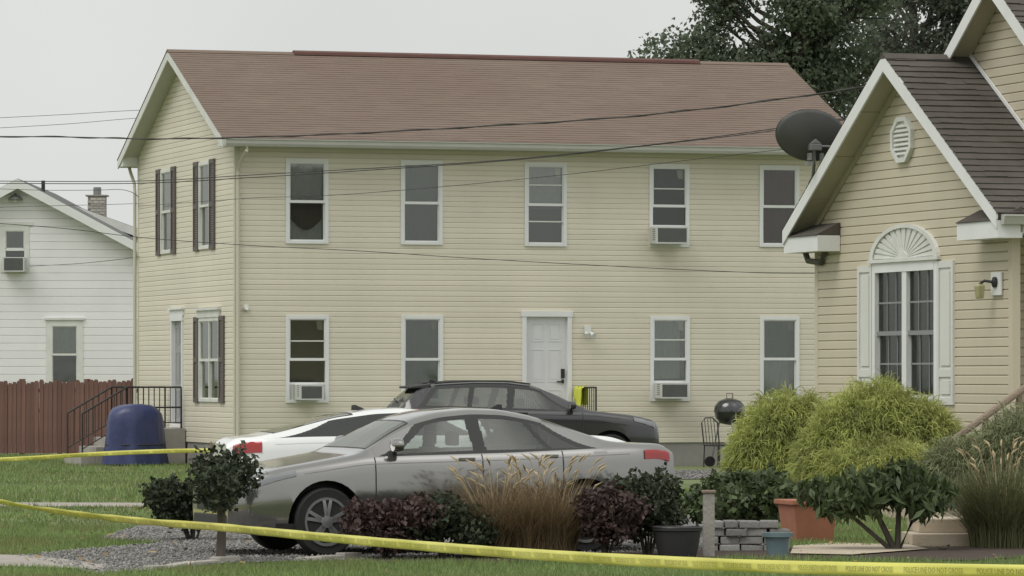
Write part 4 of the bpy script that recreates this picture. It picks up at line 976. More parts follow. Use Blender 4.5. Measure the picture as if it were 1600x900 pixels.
SUV = dict(L=4.72, axles=(.92, 3.70), R=.365, wr=.62,
    belt=[(0, .86), (.08, .95), (.5, 1.04), (1.2, 1.12), (3.0, 1.16), (3.9, 1.20), (4.5, 1.20), (4.72, 1.08)],
    roof=[(0, .87), (.08, .97), (.5, 1.065), (1.28, 1.15), (1.9, 1.46), (2.25, 1.60), (2.7, 1.655), (3.3, 1.66), (3.9, 1.63), (4.2, 1.585), (4.34, 1.51), (4.60, 1.24), (4.72, 1.09)],
    w=[(0, .68), (.12, .82), (.5, .90), (1, .935), (4.0, .935), (4.5, .89), (4.72, .80)], zb=[(0, .32), (.4, .24), (4.3, .25), (4.72, .36)],
    dlo=(1.50, 2.12, 4.06, 4.36), side=[(1.64, 2.16, 2.58, 2.66), (2.78, 2.72, 3.30, 3.40), (3.48, 3.40, 3.98, 4.22)], doors=(1.42, 2.70, 3.46), handles=(2.5, 3.3), mirror=1.62,
    hl=(.08, .50, .70, .92), tl=(4.35, 4.66, .68, .92), ws=(1.36, 2.16), rg=(4.30, 4.58), fin=3.9, spoiler=(4.36, 1.58), rails=(2.3, 4.0), wiper=4.56, gt=(.34, .37, .355))
m_silver = pmat('silver_car_paint', (.27, .265, .255), .14, .03, 1, metal=.8, coat=.8)
m_white = pmat('white_car_paint', (.76, .77, .76), .3, .03, 1, coat=.8)
m_blackp = pmat('black_car_paint', (.022, .023, .024), .25, .1, 1, coat=.9)
a = math.radians(20); fw = Vector(((506-800)/F*43.2, 43.2)); axf = .98
ctr = fw+.94*(SEDAN['L']/2-axf)*Vector((math.cos(a), math.sin(a)))+.75*Vector((-math.sin(a), math.cos(a)))
make_car('silver_sedan', 'grey silver sedan parked on gravel, nearest car to the yellow tape', (ctr.x, ctr.y, .012), a, SEDAN, m_silver).scale = (.94, .94, .985)
a = math.radians(10); ctr = Vector(((668-800)/F*53.2, 53.2))
make_car('white_coupe', 'low white fastback coupe parked on gravel just behind the silver sedan', (ctr.x, ctr.y, .012), math.pi+a, COUPE, m_white)
a = math.radians(12); ctr = Vector(((812-800)/F*79.0, 79.0))
make_car('black_suv', 'black sport utility vehicle with roof spoiler parked below front door of beige house', (ctr.x, ctr.y, .010), math.pi+a, SUV, m_blackp)

# ================================================================== KETTLE GRILL AND YARD THINGS BY THE WALL
q = M.fy(1140, 655, -1.1)
kp = M.w(q[0], -1.1, 0)
kg = thing('kettle_grill', 'black kettle grill with wire handle standing by beige wall', 'grill', kp, A)
MB().lathe([(.02, .72), (.16, .75), (.24, .84), (.265, .95)], seg=28).build('bowl', m_blackp, kg, smooth=True)
ld = MB().lathe([(.27, .95), (.27, .965), (.255, 1.05), (.19, 1.14), (.08, 1.185), (.01, 1.19)], seg=28).build('lid', m_blackp, kg, smooth=True)
MB().tube([(-.05, 0, 1.18), (-.055, 0, 1.27), (.055, 0, 1.27), (.05, 0, 1.18)], .012, 6).build('lid_handle', m_wood, ld)
for k in range(3):
    t = 2*math.pi*k/3+.4; MB().tube([(.18*math.cos(t), .18*math.sin(t), .78), (.34*math.cos(t), .34*math.sin(t), .02)], .013, 6).build('leg', m_galv, kg)
for s in (-1, 1): MB().lathe([(.09, -.02), (.09, .02)], c=(s*.3, .15, .09), seg=16, axis='y').build('wheel', m_rubber, kg)
MB().lathe([(.15, .36), (.16, .375), (.02, .37)], seg=18).build('ash_pan', m_galv, kg); kg.scale = (1.15, 1.15, 1.12)
q = M.fy(1112, 672, -1.3); cp_ = M.w(q[0], -1.3, 0)
cc = thing('wire_chair', 'small dark wire patio chair left of the kettle grill', 'chair', cp_, A+.4)
MB().tube([(-.2, 0, .42), (.2, 0, .42), (.2, -.4, .42), (-.2, -.4, .42), (-.2, 0, .42)], .014, 6).box(-.19, .19, -.39, -.01, .415, .425).build('seat', m_iron, cc)
MB().tube([(-.2, 0, .42), (-.21, .06, .85), (-.1, .08, .95), (.1, .08, .95), (.21, .06, .85), (.2, 0, .42)], .014, 6).build('backrest', m_iron, cc)
for k in range(4): MB().tube([(-.12+.08*k, 0, .42), (-.12+.08*k, .075, .93)], .007, 5).build('back_wire', m_iron, cc)
for x, y in ((-.19, 0), (.19, 0), (-.19, -.39), (.19, -.39)): MB().tube([(x, y, .42), (x*1.1, y*1.02, 0)], .013, 6).build('leg', m_iron, cc)
q = M.fy(1166, 690, -1.5); bp = M.w(q[0], -1.5, 0)
bn = thing('storage_bin', 'grey plastic bin standing beneath the kettle grill, behind golden shrub', 'bin', bp, A)
MB().hexa([(-.22, -.2, 0), (.22, -.2, 0), (.22, .2, 0), (-.22, .2, 0), (-.28, -.25, .60), (.28, -.25, .60), (.28, .25, .60), (-.28, .25, .60)]).build('tub', m_dish, bn, bevel=.02)
MB().box(-.3, .3, -.27, .27, .60, .65).build('lid', m_galv, bn, bevel=.015)
# ================================================================== VEGETATION
def leaf_quads(C, size, aspect=1.7, up=.3):
    """diamond leaves at centres C (N,3)"""
    N = len(C); d = rng.normal(size=(N, 3)); d[:, 2] -= up; d /= np.linalg.norm(d, axis=1)[:, None]
    e = rng.normal(size=(N, 3)); e -= d*np.sum(e*d, axis=1)[:, None]; e /= np.linalg.norm(e, axis=1)[:, None]
    s = (size*rng.uniform(.65, 1.35, N))[:, None]
    nn = np.cross(d, e)*s*.12
    V = np.stack([C-d*s*.5*aspect, C+e*s*.5+nn, C+d*s*.5*aspect, C-e*s*.5+nn], axis=1).reshape(-1, 3)
    return V, np.arange(4*N).reshape(N, 4)
def clumps(centers, radii, per, squash=.75, shell=.55):
    out = []
    for c, r in zip(centers, radii):
        n = int(per*r*r); u = rng.normal(size=(n, 3)); u /= np.linalg.norm(u, axis=1)[:, None]
        rr = r*(shell+(1-shell)*rng.random(n))*(1+.25*np.sin(u[:, 0]*7+c[0]*3)*np.cos(u[:, 2]*6+c[2]))
        k = rng.random(n) < .30; rr[k] *= rng.random(k.sum())
        p = u*rr[:, None]; p[:, 2] *= squash; out.append(p+np.array(c))
    return np.concatenate(out)
m_leaf = pmat('maple_leaf', (.145, .180, .120), .6, .3, .5, island=.35, trans=.5)
m_leaf2 = pmat('grey_green_leaf', (.150, .172, .132), .6, .3, .5, island=.3, trans=.5)
m_bark = pmat('grey_bark', (.085, .072, .060), .95, .3, 3, bump=.8, bscale=12, stretch=(4, 4, .6))
def big_tree(name, label, base, height, crown, n_cl, per, mat, leaf, seed, extra=()):
    rd = np.random.default_rng(seed)
    t = thing(name, label, 'tree', (base[0], base[1], 0), 0, 'trees behind the beige house')
    cx, cy, cz, rx, ry, rzz = crown
    C = []; 
    while len(C) < n_cl:
        u = rd.uniform(-1, 1, 3); d = np.linalg.norm(u)
        if d > 1 or d < .25: continue
        C.append((cx+u[0]*rx, cy+u[1]*ry, cz+u[2]*rzz))
    C = np.array(C+list(extra)); rad = rd.uniform(.55, 1.15, len(C))
    tk = MB(); n = 9
    pts = [(.18*math.sin(i*1.1), .12*math.cos(i*.9)-.12, height*.80*i/n) for i in range(n+1)]
    tk.tube(pts, [.34*(1-.85*i/n)+.03 for i in range(n+1)], 10)
    for c in C:
        zf = min(max(c[2]-1.6, height*.28), height*.76); i = zf/(height*.80)*n; i0 = int(i); p0 = Vector(pts[i0]).lerp(Vector(pts[min(n, i0+1)]), i-i0)
        p1 = Vector(c); mid = p0.lerp(p1, .5)+Vector((rd.uniform(-.25, .25), rd.uniform(-.25, .25), -.25))
        tk.tube([p0, mid, p1], [.09, .055, .015], 5)
        for k in range(3): tk.tube([mid.lerp(p1, .4+.2*k), p1+Vector(rd.uniform(-.7, .7, 3))], [.025, .006], 4)
    tk.build('trunk', m_bark, t, smooth=True)
    P = clumps(C, rad, per); V, Q = leaf_quads(P, leaf)
    npmesh('crown', V, Q, mat, t)
    return t
b1 = at(1235, 590, 112)
big_tree('maple_tree', 'tall dark green leafy tree rising behind ridge end of brown roof', (b1.x, b1.y), 15, (0, 0, 11.4, 2.6, 1.5, 4.0), 60, 800, m_leaf, .08, 3,
         extra=[(-3.0, .5, 9.75), (-2.5, 0, 10.0), (-2.0, .4, 10.3), (-2.0, -.4, 9.7), (-1.7, 0, 11.2), (-1.6, .5, 12.0), (-1.2, 0, 9.5), (-.4, .2, 9.4), (.5, 0, 8.9), (1.0, 0, 8.3), (1.2, .4, 9.8)])
b2 = at(1420, 590, 118)
big_tree('broadleaf_tree', 'grey green leafy tree behind steep tan gable', (b2.x, b2.y), 16, (0, 0, 11.5, 2.6, 1.4, 4.3), 50, 760, m_leaf2, .08, 5, extra=[(-1.9, 0, 9.6), (-1.7, .3, 8.4), (-.6, 0, 8.6), (.6, 0, 9.5), (1.6, .3, 10.2), (.7, -1, 10.6), (1.2, -1, 10.0), (.3, -1, 10.0), (0, -1.2, 9.4), (1.0, -1, 9.2), (-.5, -1.2, 10.8), (.5, -1.2, 11.6), (1.3, -.8, 11.4)])
# ---- golden thread-leaf shrubs
m_gold = pmat('golden_thread_foliage', (.41, .44, .145), .7, .5, 2.6, island=.3, trans=.4)
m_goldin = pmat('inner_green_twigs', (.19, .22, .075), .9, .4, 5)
def strand_shrub(name, label, base, blobs, n, length, mat, group, width=.0055, droop=.38, cat='shrub'):
    t = thing(name, label, cat, (base[0], base[1], 0), 0, group)
    V, Q = [], []; inner = MB()
    w_ = np.array([b[3]*b[4]*b[5] for b in blobs])**.66; w_ /= w_.sum(); segs = 4; base_i = 0; out = []
    for b, wt in zip(blobs, w_):
        k = int(n*wt); u = rng.normal(size=(k, 3)); u[:, 2] = np.abs(u[:, 2])*.9-.25; u /= np.linalg.norm(u, axis=1)[:, None]
        rr = 1+.10*np.sin(u[:, 0]*9+b[0]*5)*np.sin(u[:, 1]*8)+.07*np.sin(u[:, 2]*14+u[:, 0]*11)
        deep = rng.uniform(.62, 1.04, k)
        p = np.array(b[:3])+u*np.array(b[3:6])*(rr*deep)[:, None]
        d = u*np.array([1, 1, .8])+rng.normal(size=(k, 3))*.6+np.array([0, 0, .3]); d /= np.linalg.norm(d, axis=1)[:, None]
        ln = length*rng.uniform(.55, 1.3, k); side = np.cross(d, rng.normal(size=(k, 3))); side /= np.linalg.norm(side, axis=1)[:, None]
        prev = p.copy(); pts = [prev]
        dd = d.copy()
        for s in range(segs-1):
            dd = dd+np.array([0, 0, -droop*(s+1)*.55])+rng.normal(size=(k, 3))*.10; dn = dd/np.linalg.norm(dd, axis=1)[:, None]
            prev = prev+dn*(ln/(segs-1))[:, None]; pts.append(prev)
        pts = np.stack(pts, 1)                          # k,segs,3
        wv = np.array([1, 1.1, .8, .15])*width
        L_ = pts+side[:, None, :]*wv[None, :, None]; R_ = pts-side[:, None, :]*wv[None, :, None]
        VV = np.stack([L_, R_], 2).reshape(-1, 3)
        o0 = np.arange(k)[:, None]*segs*2
        qs = [np.concatenate([o0+2*s, o0+2*s+1, o0+2*s+3, o0+2*s+2], 1) for s in range(segs-1)]
        out.append((VV, np.concatenate(qs)+base_i)); base_i += len(VV)
        for sx in range(10):
            pass
    npmesh('foliage', np.concatenate([o[0] for o in out]), np.concatenate([o[1] for o in out]), mat, t)
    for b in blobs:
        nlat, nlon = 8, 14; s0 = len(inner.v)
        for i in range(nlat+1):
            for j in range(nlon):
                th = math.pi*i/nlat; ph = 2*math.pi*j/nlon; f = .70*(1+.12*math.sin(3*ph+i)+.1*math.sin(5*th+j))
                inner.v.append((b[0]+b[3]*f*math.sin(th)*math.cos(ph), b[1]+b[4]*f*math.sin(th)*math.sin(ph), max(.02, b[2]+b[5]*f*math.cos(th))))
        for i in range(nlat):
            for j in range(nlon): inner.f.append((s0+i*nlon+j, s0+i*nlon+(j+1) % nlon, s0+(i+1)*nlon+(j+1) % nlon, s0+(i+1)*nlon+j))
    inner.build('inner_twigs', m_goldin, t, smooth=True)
    return t
def blobs_px(Y, lst, base):                            # (px, py, half width px, half height px) -> local ellipsoids
    k = F/Y; o = []
    for px, py, hw, hh, dy in lst:
        o.append(((px-800)/k-base[0], Y+dy-base[1], EYE+(HZ-py)/k, hw/k, hw/k*.8, hh/k))
    return o
Y1 = 58.6; bs = ((1222-800)/F*Y1, Y1)
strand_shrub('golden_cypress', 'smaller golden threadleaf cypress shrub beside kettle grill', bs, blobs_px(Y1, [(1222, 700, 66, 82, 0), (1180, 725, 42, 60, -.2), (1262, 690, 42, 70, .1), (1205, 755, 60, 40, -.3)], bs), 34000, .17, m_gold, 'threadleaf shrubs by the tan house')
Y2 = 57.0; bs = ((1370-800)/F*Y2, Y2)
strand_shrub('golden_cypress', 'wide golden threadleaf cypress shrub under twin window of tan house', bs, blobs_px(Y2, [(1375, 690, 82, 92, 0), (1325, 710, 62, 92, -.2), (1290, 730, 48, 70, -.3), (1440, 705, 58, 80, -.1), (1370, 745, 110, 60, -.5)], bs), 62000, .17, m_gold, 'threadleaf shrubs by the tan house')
Y3 = 54.0; bs = ((1560-800)/F*Y3, Y3)
m_sage = pmat('dull_green_feathery', (.24, .26, .14), .8, .3, 2, island=.3, trans=.3)
strand_shrub('feathery_shrub', 'dull green feathery shrub in front of wooden handrail', bs, blobs_px(Y3, [(1570, 735, 60, 72, 0), (1500, 745, 55, 55, .1), (1600, 720, 60, 80, .2)], bs), 13000, .22, m_sage, 'threadleaf shrubs by the tan house')
# ---- leafy low shrubs of the bed
m_barb = pmat('barberry_leaf', (.075, .045, .04), .7, .4, 2, island=.4, trans=.2)
m_dkgreen = pmat('dark_shrub_leaf', (.042, .055, .028), .7, .35, 2, island=.4, trans=.2)
m_mid = pmat('mid_green_leaf', (.075, .105, .04), .6, .35, 2, island=.35, trans=.25)
def leaf_shrub(name, label, x, y, w_, h_, mat, leaf=.035, n=5200, group='low shrubs of the planting bed', cat='shrub', zmin=.06, dark=m_mulch):
    t = thing(name, label, cat, (x, y, 0), 0, group)
    k = 9; C = [(rng.uniform(-.6, .6)*w_/2, rng.uniform(-.4, .4)*w_/2, h_*rng.uniform(.35, .78)) for _ in range(k)]
    rad = [w_*rng.uniform(.19, .30) for _ in range(k)]
    P = clumps(C, rad, n/sum(r*r for r in rad), squash=.8*h_/w_*1.3 if h_ < w_ else .9, shell=.6)
    P = P[P[:, 2] > zmin]; V, Q = leaf_quads(P, leaf); npmesh('leaves', V, Q, mat, t)
    s = MB()
    for c in C:
        for q in range(3):
            e = Vector(c)+Vector((rng.uniform(-.1, .1), rng.uniform(-.1, .1), rng.uniform(0, .12))); s.tube([(c[0]*.15, c[1]*.15, 0), Vector((c[0]*.5, c[1]*.5, c[2]*.55)), e], [.014, .010, .004], 5)
    s.build('stems', m_bark, t)
    return t
g = gnd(605, 876); leaf_shrub('barberry_bush', 'dark red barberry bush beside wheel of silver sedan', g[0], g[1]+.3, 1.1, .60, m_barb)
g = gnd(695, 876); leaf_shrub('dark_bush', 'dark green low bush between barberry and tan grasses', g[0], g[1]+.4, 1.0, .68, m_dkgreen)
g = gnd(945, 875); leaf_shrub('barberry_bush', 'purplish barberry bush right of tan grasses', g[0], g[1]+.25, 1.1, .74, m_barb)
g = gnd(1015, 872); leaf_shrub('dark_bush', 'dark green bush behind the black planter pot', g[0], g[1]+.45, .95, .82, m_dkgreen)
g = gnd(290, 851); leaf_shrub('clipped_shrub', 'rounded dark green shrub on lawn edge behind thin trunk', g[0], g[1]+1.0, 1.0, .72, m_dkgreen, n=5600)
g = gnd(1330, 850); leaf_shrub('green_bush', 'mid green bush beside terracotta planter', g[0]-.85, g[1]+2.2, 1.1, .75, m_mid, leaf=.05)
g = gnd(1170, 846); leaf_shrub('green_bush', 'loose green bush above the stacked stones', g[0], g[1]+2.4, 1.2, .72, m_mid, leaf=.05)
m_tan2 = pmat('pale_seed_head', (.42, .33, .20), .9, .2, 4, island=.3)
def grass_clump(name, label, x, y, r, h_, n, mat, group, spread=.6, width=.006, cat='ornamental grass'):
    t = thing(name, label, cat, (x, y, 0), 0, group)
    a = rng.uniform(0, 2*math.pi, n); rr = r*np.sqrt(rng.random(n))*.55; H = h_*rng.uniform(.55, 1.1, n); lean = spread*rng.uniform(.1, 1, n)*h_
    b = a+rng.normal(size=n)*.7; segs = 5; V = []
    side = np.stack([-np.sin(b), np.cos(b), np.zeros(n)], 1)
    for s in range(segs):
        f = s/(segs-1); p = np.stack([rr*np.cos(a)+lean*f**2*np.cos(b), rr*np.sin(a)+lean*f**2*np.sin(b), H*(f-.35*f**3*lean/h_)], 1)
        wv = width*(1-.85*f); V.append(np.stack([p+side*wv, p-side*wv], 1))
    V = np.stack(V, 1).reshape(-1, 3); o0 = np.arange(n)[:, None]*segs*2
    Q = np.concatenate([np.concatenate([o0+2*s, o0+2*s+1, o0+2*s+3, o0+2*s+2], 1) for s in range(segs-1)])
    npmesh('blades', V, Q, mat, t)
    MB().lathe([(r*.45, .0), (r*.38, .08), (r*.1, .1)], seg=12).build('crown_base', m_mulch, t)
    sd_ = MB()
    for k in range(26):
        b_ = rng.uniform(0, 6.28); l_ = rng.uniform(.1, .55)*h_; z_ = h_*rng.uniform(.8, 1.15); p_ = Vector((l_*math.cos(b_), l_*math.sin(b_), z_))
        sd_.tube([(p_.x*.2, p_.y*.2, .05), (p_.x*.5, p_.y*.5, z_*.6), p_], [.003, .003, .002], 4); q_ = p_+Vector((math.cos(b_)*.05, math.sin(b_)*.05, .07)); sd_.tube([p_, p_.lerp(q_, .5), q_+Vector((math.cos(b_)*.04, math.sin(b_)*.04, .0))], [.005, .012, .003], 5)
    sd_.build('seed_heads', m_tan2, t)
    return t
m_tan = pmat('dry_tan_grass', (.27, .20, .115), .8, .25, 2, island=.35, trans=.25)
for px, lab in ((775, 'tan dry ornamental grass clump beside dark green low bush'), (825, 'tan ornamental grass clump in middle of the tan row'), (868, 'tan ornamental grass clump beside purplish barberry')):
    g = gnd(px, 875); grass_clump('ornamental_grass', lab, g[0], g[1]+.4, .34, .82, 900, m_tan, 'ornamental grass clumps', spread=.95)
m_grn = pmat('fountain_grass_green', (.16, .17, .08), .8, .3, 2, island=.35, trans=.25)
g = gnd(1560, 856); grass_clump('fountain_grass', 'tall drooping green fountain grass at foot of porch steps', g[0], g[1]-.2, .55, .95, 2200, m_grn, 'ornamental grass clumps', spread=.9)
# small tree with drooping leaves by the steps
g = gnd(1398, 862)
dt_ = thing('sumac_tree', 'small leaning multi stem tree with drooping leaves by concrete walk', 'tree', (g[0], g[1], 0))
s = MB(); tips = []
for (dx, dz, r) in ((-.30, .66, .035), (.08, .74, .032), (-.70, .58, .025), (.35, .6, .022)):
    s.tube([(dx*.05+.02, 0, 0), (dx*.5, .03, dz*.5), (dx, .1, dz)], [r, r*.8, r*.4], 7); tips.append((dx, .1, dz)); tips.append((dx*.8, -.1, dz*.8))
s.build('trunk', m_bark, dt_, smooth=True)
P = clumps(tips, [.26]*len(tips), 5200, squash=.6); V, Q = leaf_quads(P, .05, aspect=3.2, up=1.4); npmesh('crown', V, Q, m_mid, dt_)
# thin trunk on the lawn edge (lower part of a clipped tree)
g = gnd(345, 880)
tt = thing('lollipop_tree', 'small clipped tree with short dark trunk at gravel edge', 'tree', (g[0], g[1], 0))
MB().tube([(0, 0, -.02), (.0, 0, .08), (.01, 0, .3), (0, 0, .62)], [.065, .048, .043, .04], 10).build('trunk', m_bark, tt, smooth=True)
P = clumps([(rng.uniform(-.28, .28), rng.uniform(-.28, .28), .62+rng.uniform(0, .32)) for _ in range(9)], [.24]*9, 7000, squash=.85); V, Q = leaf_quads(P, .035); npmesh('crown', V, Q, m_dkgreen, tt)

# ================================================================== EDGING, POTS, STONES, PORCH STEPS
m_edge = pmat('pale_edging_stone', (.40, .375, .335), .9, .2, 4, rnd=.15, bump=.4)
pe = [gnd(233, 893), gnd(300, 884), gnd(368, 879), gnd(430, 879), gnd(500, 877), gnd(560, 874)]
et = thing('stone_edging', 'row of pale edging stones between lawn and gravel', 'edging')
for (ax_, ay_), (bx_, by_) in zip(pe[:-1], pe[1:]):
    l = math.hypot(bx_-ax_, by_-ay_); an = math.atan2(by_-ay_, bx_-ax_); nst = max(1, round(l/.32))
    for k in range(nst):
        if random.random() < .12: continue
        u = (k+.5)/nst; hl = l/nst/2-.012; h_ = random.uniform(.035, .07)
        o = MB().box(-hl, hl, -.06, .06, -.02, h_).build('stone', m_edge, et, bevel=.012); o.location = (ax_+(bx_-ax_)*u, ay_+(by_-ay_)*u+random.uniform(-.02, .02), 0); o.rotation_euler = (0, random.uniform(-.05, .05), an+random.uniform(-.08, .08))
g = gnd(1060, 876); po = thing('planter_pot', 'wide black plastic planter pot at end of planting bed', 'pot', (g[0], g[1]+.25, 0), 0, 'plant pots')
MB().lathe([(.17, 0), (.20, .12), (.225, .27), (.24, .28), (.24, .305), (.215, .305), (.2, .24), (.02, .235)], seg=28).build('pot', m_plastic, po, smooth=True)
MB().tube([(.232*math.cos(i*math.pi/14), .232*math.sin(i*math.pi/14), .305) for i in range(29)], .012, 6).build('rim', m_black, po)
gp = gnd(1110, 874); ps = thing('wooden_post', 'short weathered grey wooden post right of black pot', 'post', (gp[0], gp[1]+.35, 0))
MB().box(-.055, .055, -.055, .055, 0, .62).build('shaft', m_conc, ps, bevel=.01); MB().box(-.068, .068, -.068, .068, .62, .65).build('cap', m_wood, ps, bevel=.01)
g = gnd(1218, 874); pb = thing('blue_planter', 'small blue grey glazed planter beside concrete walk', 'pot', (g[0], g[1]+.3, 0), 0, 'plant pots')
m_blue = pmat('blue_grey_glaze', (.14, .20, .22), .35, .2, 5, coat=.3)
MB().lathe([(.10, 0), (.115, .14), (.125, .2), (.15, .205), (.15, .245), (.13, .245), (.115, .2), (.02, .195)], seg=20).build('pot', m_blue, pb, smooth=True)
MB().lathe([(.11, .2), (.02, .215)], seg=14).build('soil', m_mulch, pb)
g = gnd(1285, 860); pt = thing('terracotta_planter', 'square terracotta planter behind concrete walk', 'pot', (g[0], g[1]+2.2, 0), .3, 'plant pots')
m_terra = pmat('terracotta', (.34, .14, .085), .85, .15, 5)
MB().hexa([(-.2, -.2, 0), (.2, -.2, 0), (.2, .2, 0), (-.2, .2, 0), (-.25, -.25, .4), (.25, -.25, .4), (.25, .25, .4), (-.25, .25, .4)]).build('box', m_terra, pt, bevel=.015)
MB().box(-.28, .28, -.28, .28, .4, .45).build('rim', m_terra, pt, bevel=.01)
m_slate = pmat('stacked_grey_stone', (.24, .235, .225), .95, .25, 4, rnd=.25, bump=.5)
g = gnd(1158, 868); sw = thing('dry_stone_edging', 'low stack of flat grey stones behind wooden post', 'stone wall', (g[0], g[1]+1.0, 0))
for lay in range(4):
    x = -.34+.05*(lay % 2)
    while x < .34:
        wst = random.uniform(.12, .24); o = MB().box(0, wst-.012, -.14, .14, 0, .075).build('stone', m_slate, sw, bevel=.014); o.location = (x, random.uniform(-.03, .03), lay*.08-.004); o.rotation_euler = (0, random.uniform(-.03, .03), random.uniform(-.08, .08)); x += wst
m_buff = pmat('buff_concrete', (.46, .39, .30), .9, .15, 2, bump=.3)
fw_ = sheet('front_walk', [gnd(1235, 869), gnd(1330, 871), gnd(1450, 862), gnd(1420, 855), gnd(1300, 852), gnd(1240, 857)], .03, m_buff)
ws_ = thing('walk_steps', 'two low buff concrete steps at end of front walk beside small tree', 'steps', (gnd(1425, 856)[0], gnd(1425, 856)[1], 0), .05)
MB().box(0, 1.3, 0, .8, 0, .14).build('step', m_buff, ws_, bevel=.01); MB().box(.12, 1.3, .36, 1.2, .1405, .28).build('step', m_buff, ws_, bevel=.01)
g0 = gnd(1460, 852)
pstp = thing('porch_steps', 'buff concrete porch steps with weathered wooden handrail at tan house', 'steps', (6.9, 54.4, 0), A)
# steps rise to the right towards the porch
hr0, hr1 = at(1486, 690, 54.9), at(1604, 604, 55.6)
for k in range(4):
    MB().box(-1.9+.36*k, 1.6, 0-.2, 2.5, 0.001*k, .155*(k+1)).build('step', m_buff, pstp, bevel=.008)
mw = Matrix.Translation(pstp.location) @ Matrix.Rotation(A, 4, 'Z'); mi = mw.inverted()
la, lb = mi @ hr0, mi @ hr1
hd = (lb-la); ext_b = lb+hd*.5; MB().tube([la-hd*.15, ext_b], .045, 8).build('handrail', m_wood, pstp)
for f in (0.02, .45, .9, 1.3):
    q = la+hd*f; MB().box(q.x-.03, q.x+.03, q.y-.03, q.y+.03, 0, q.z).build('rail_post', m_wood, pstp)
q0, q1 = la-hd*.1, ext_b; MB().tube([(q0.x, q0.y, q0.z-.42), (q1.x, q1.y, q1.z-.42)], .03, 6).build('lower_rail', m_wood, pstp)

# ================================================================== OVERHEAD CABLES
def cable(label, pts, r, wrap=False):
    """pts: (px, py, depth) -> 3D curve through them"""
    P = np.array([tuple(at(*q)) for q in pts]); t = np.linspace(0, 1, len(P)); tt_ = np.linspace(0, 1, 90)
    # Catmull-Rom through the points
    out = []
    for u in tt_:
        s_ = u*(len(P)-1); i = min(len(P)-2, int(s_)); f = s_-i
        p0, p1, p2, p3 = P[max(0, i-1)], P[i], P[i+1], P[min(len(P)-1, i+2)]
        out.append(.5*((2*p1)+(-p0+p2)*f+(2*p0-5*p1+4*p2-p3)*f*f+(-p0+3*p1-3*p2+p3)*f**3))
    r *= .85; o = MB().tube([tuple(q) for q in out], r, 6).build('overhead_cable', m_cable, smooth=True); tag(o, label, 'cable', 'overhead utility cables')
    if wrap:
        w_ = MB(); V3 = [Vector(q) for q in out]; hel = []
        for i in range(0, len(V3)-1):
            for k in range(4):
                f = k/4; p_ = V3[i].lerp(V3[i+1], f); a_ = (i+f)*.9; hel.append(p_+Vector((0, math.cos(a_)*r*1.2, math.sin(a_)*r*1.2)))
        w_.tube(hel, r*.75, 5).build('support_strand', m_cable, o)
    return o
cable('thick twisted overhead cable running from left to peak of tan gable', [(-60, 213, 74), (100, 214, 73), (240, 217, 72), (400, 214, 71), (560, 208, 70), (760, 197, 68), (960, 184, 66), (1150, 164, 64), (1335, 138, 61.6), (1368, 131, 61.3)], .012, True)
cable('upper of two close parallel cables crossing the upper windows to dish', [(-60, 282.5, 76), (210, 283, 75), (400, 273, 74), (560, 264, 73), (760, 252, 71), (900, 239, 70), (1100, 216, 67), (1300, 188, 64), (1316, 184, 63.4)], .009)
cable('lower of two close parallel cables crossing the upper windows', [(-60, 286, 76), (210, 286.5, 75), (400, 277, 74), (560, 267, 73), (760, 253.5, 71), (900, 240.5, 70), (980, 231, 69), (1180, 208, 66.2), (1318, 187, 63.3)], .009)
cable('thin cable sagging across panes to the satellite dish', [(216, 322, 92), (330, 314, 84), (400, 309, 80), (520, 305, 77), (700, 291, 75), (900, 271, 72), (1060, 252, 70), (1200, 236, 67.5), (1268, 229, 64.7)], .006)
cable('lowest dark cable crossing beige siding between both window rows', [(-60, 345, 80), (100, 357, 80), (230, 372, 80), (400, 384, 79.5), (560, 392, 79), (760, 405, 78.5), (1000, 418, 77), (1180, 426, 75), (1290, 427, 70)], .008)
cable('pale thin wire high against the sky above another sky wire', [(-60, 187, 140), (100, 179, 140), (225, 172, 141), (420, 168, 141)], .010)
cable('thin wire low against the sky, second of two sky wires', [(-60, 203, 140), (100, 194, 140), (225, 184, 141), (420, 176, 141)], .010)
cable('service wire curving onto rear corner of beige house above chimney', [(-60, 293, 108), (60, 297, 105), (150, 297, 100), (185, 296, 96), (205, 300, 93), (217, 308, 92.7)], .008)
cable('faint wire crossing the white gable below its peak', [(-60, 326, 112), (60, 322, 110), (150, 320, 100), (217, 318, 92.7)], .007)
cable('double wire from white house air conditioner to beige corner', [(46, 416, 116.2), (120, 412, 106), (180, 406, 97), (218, 401, 92.6)], .008)

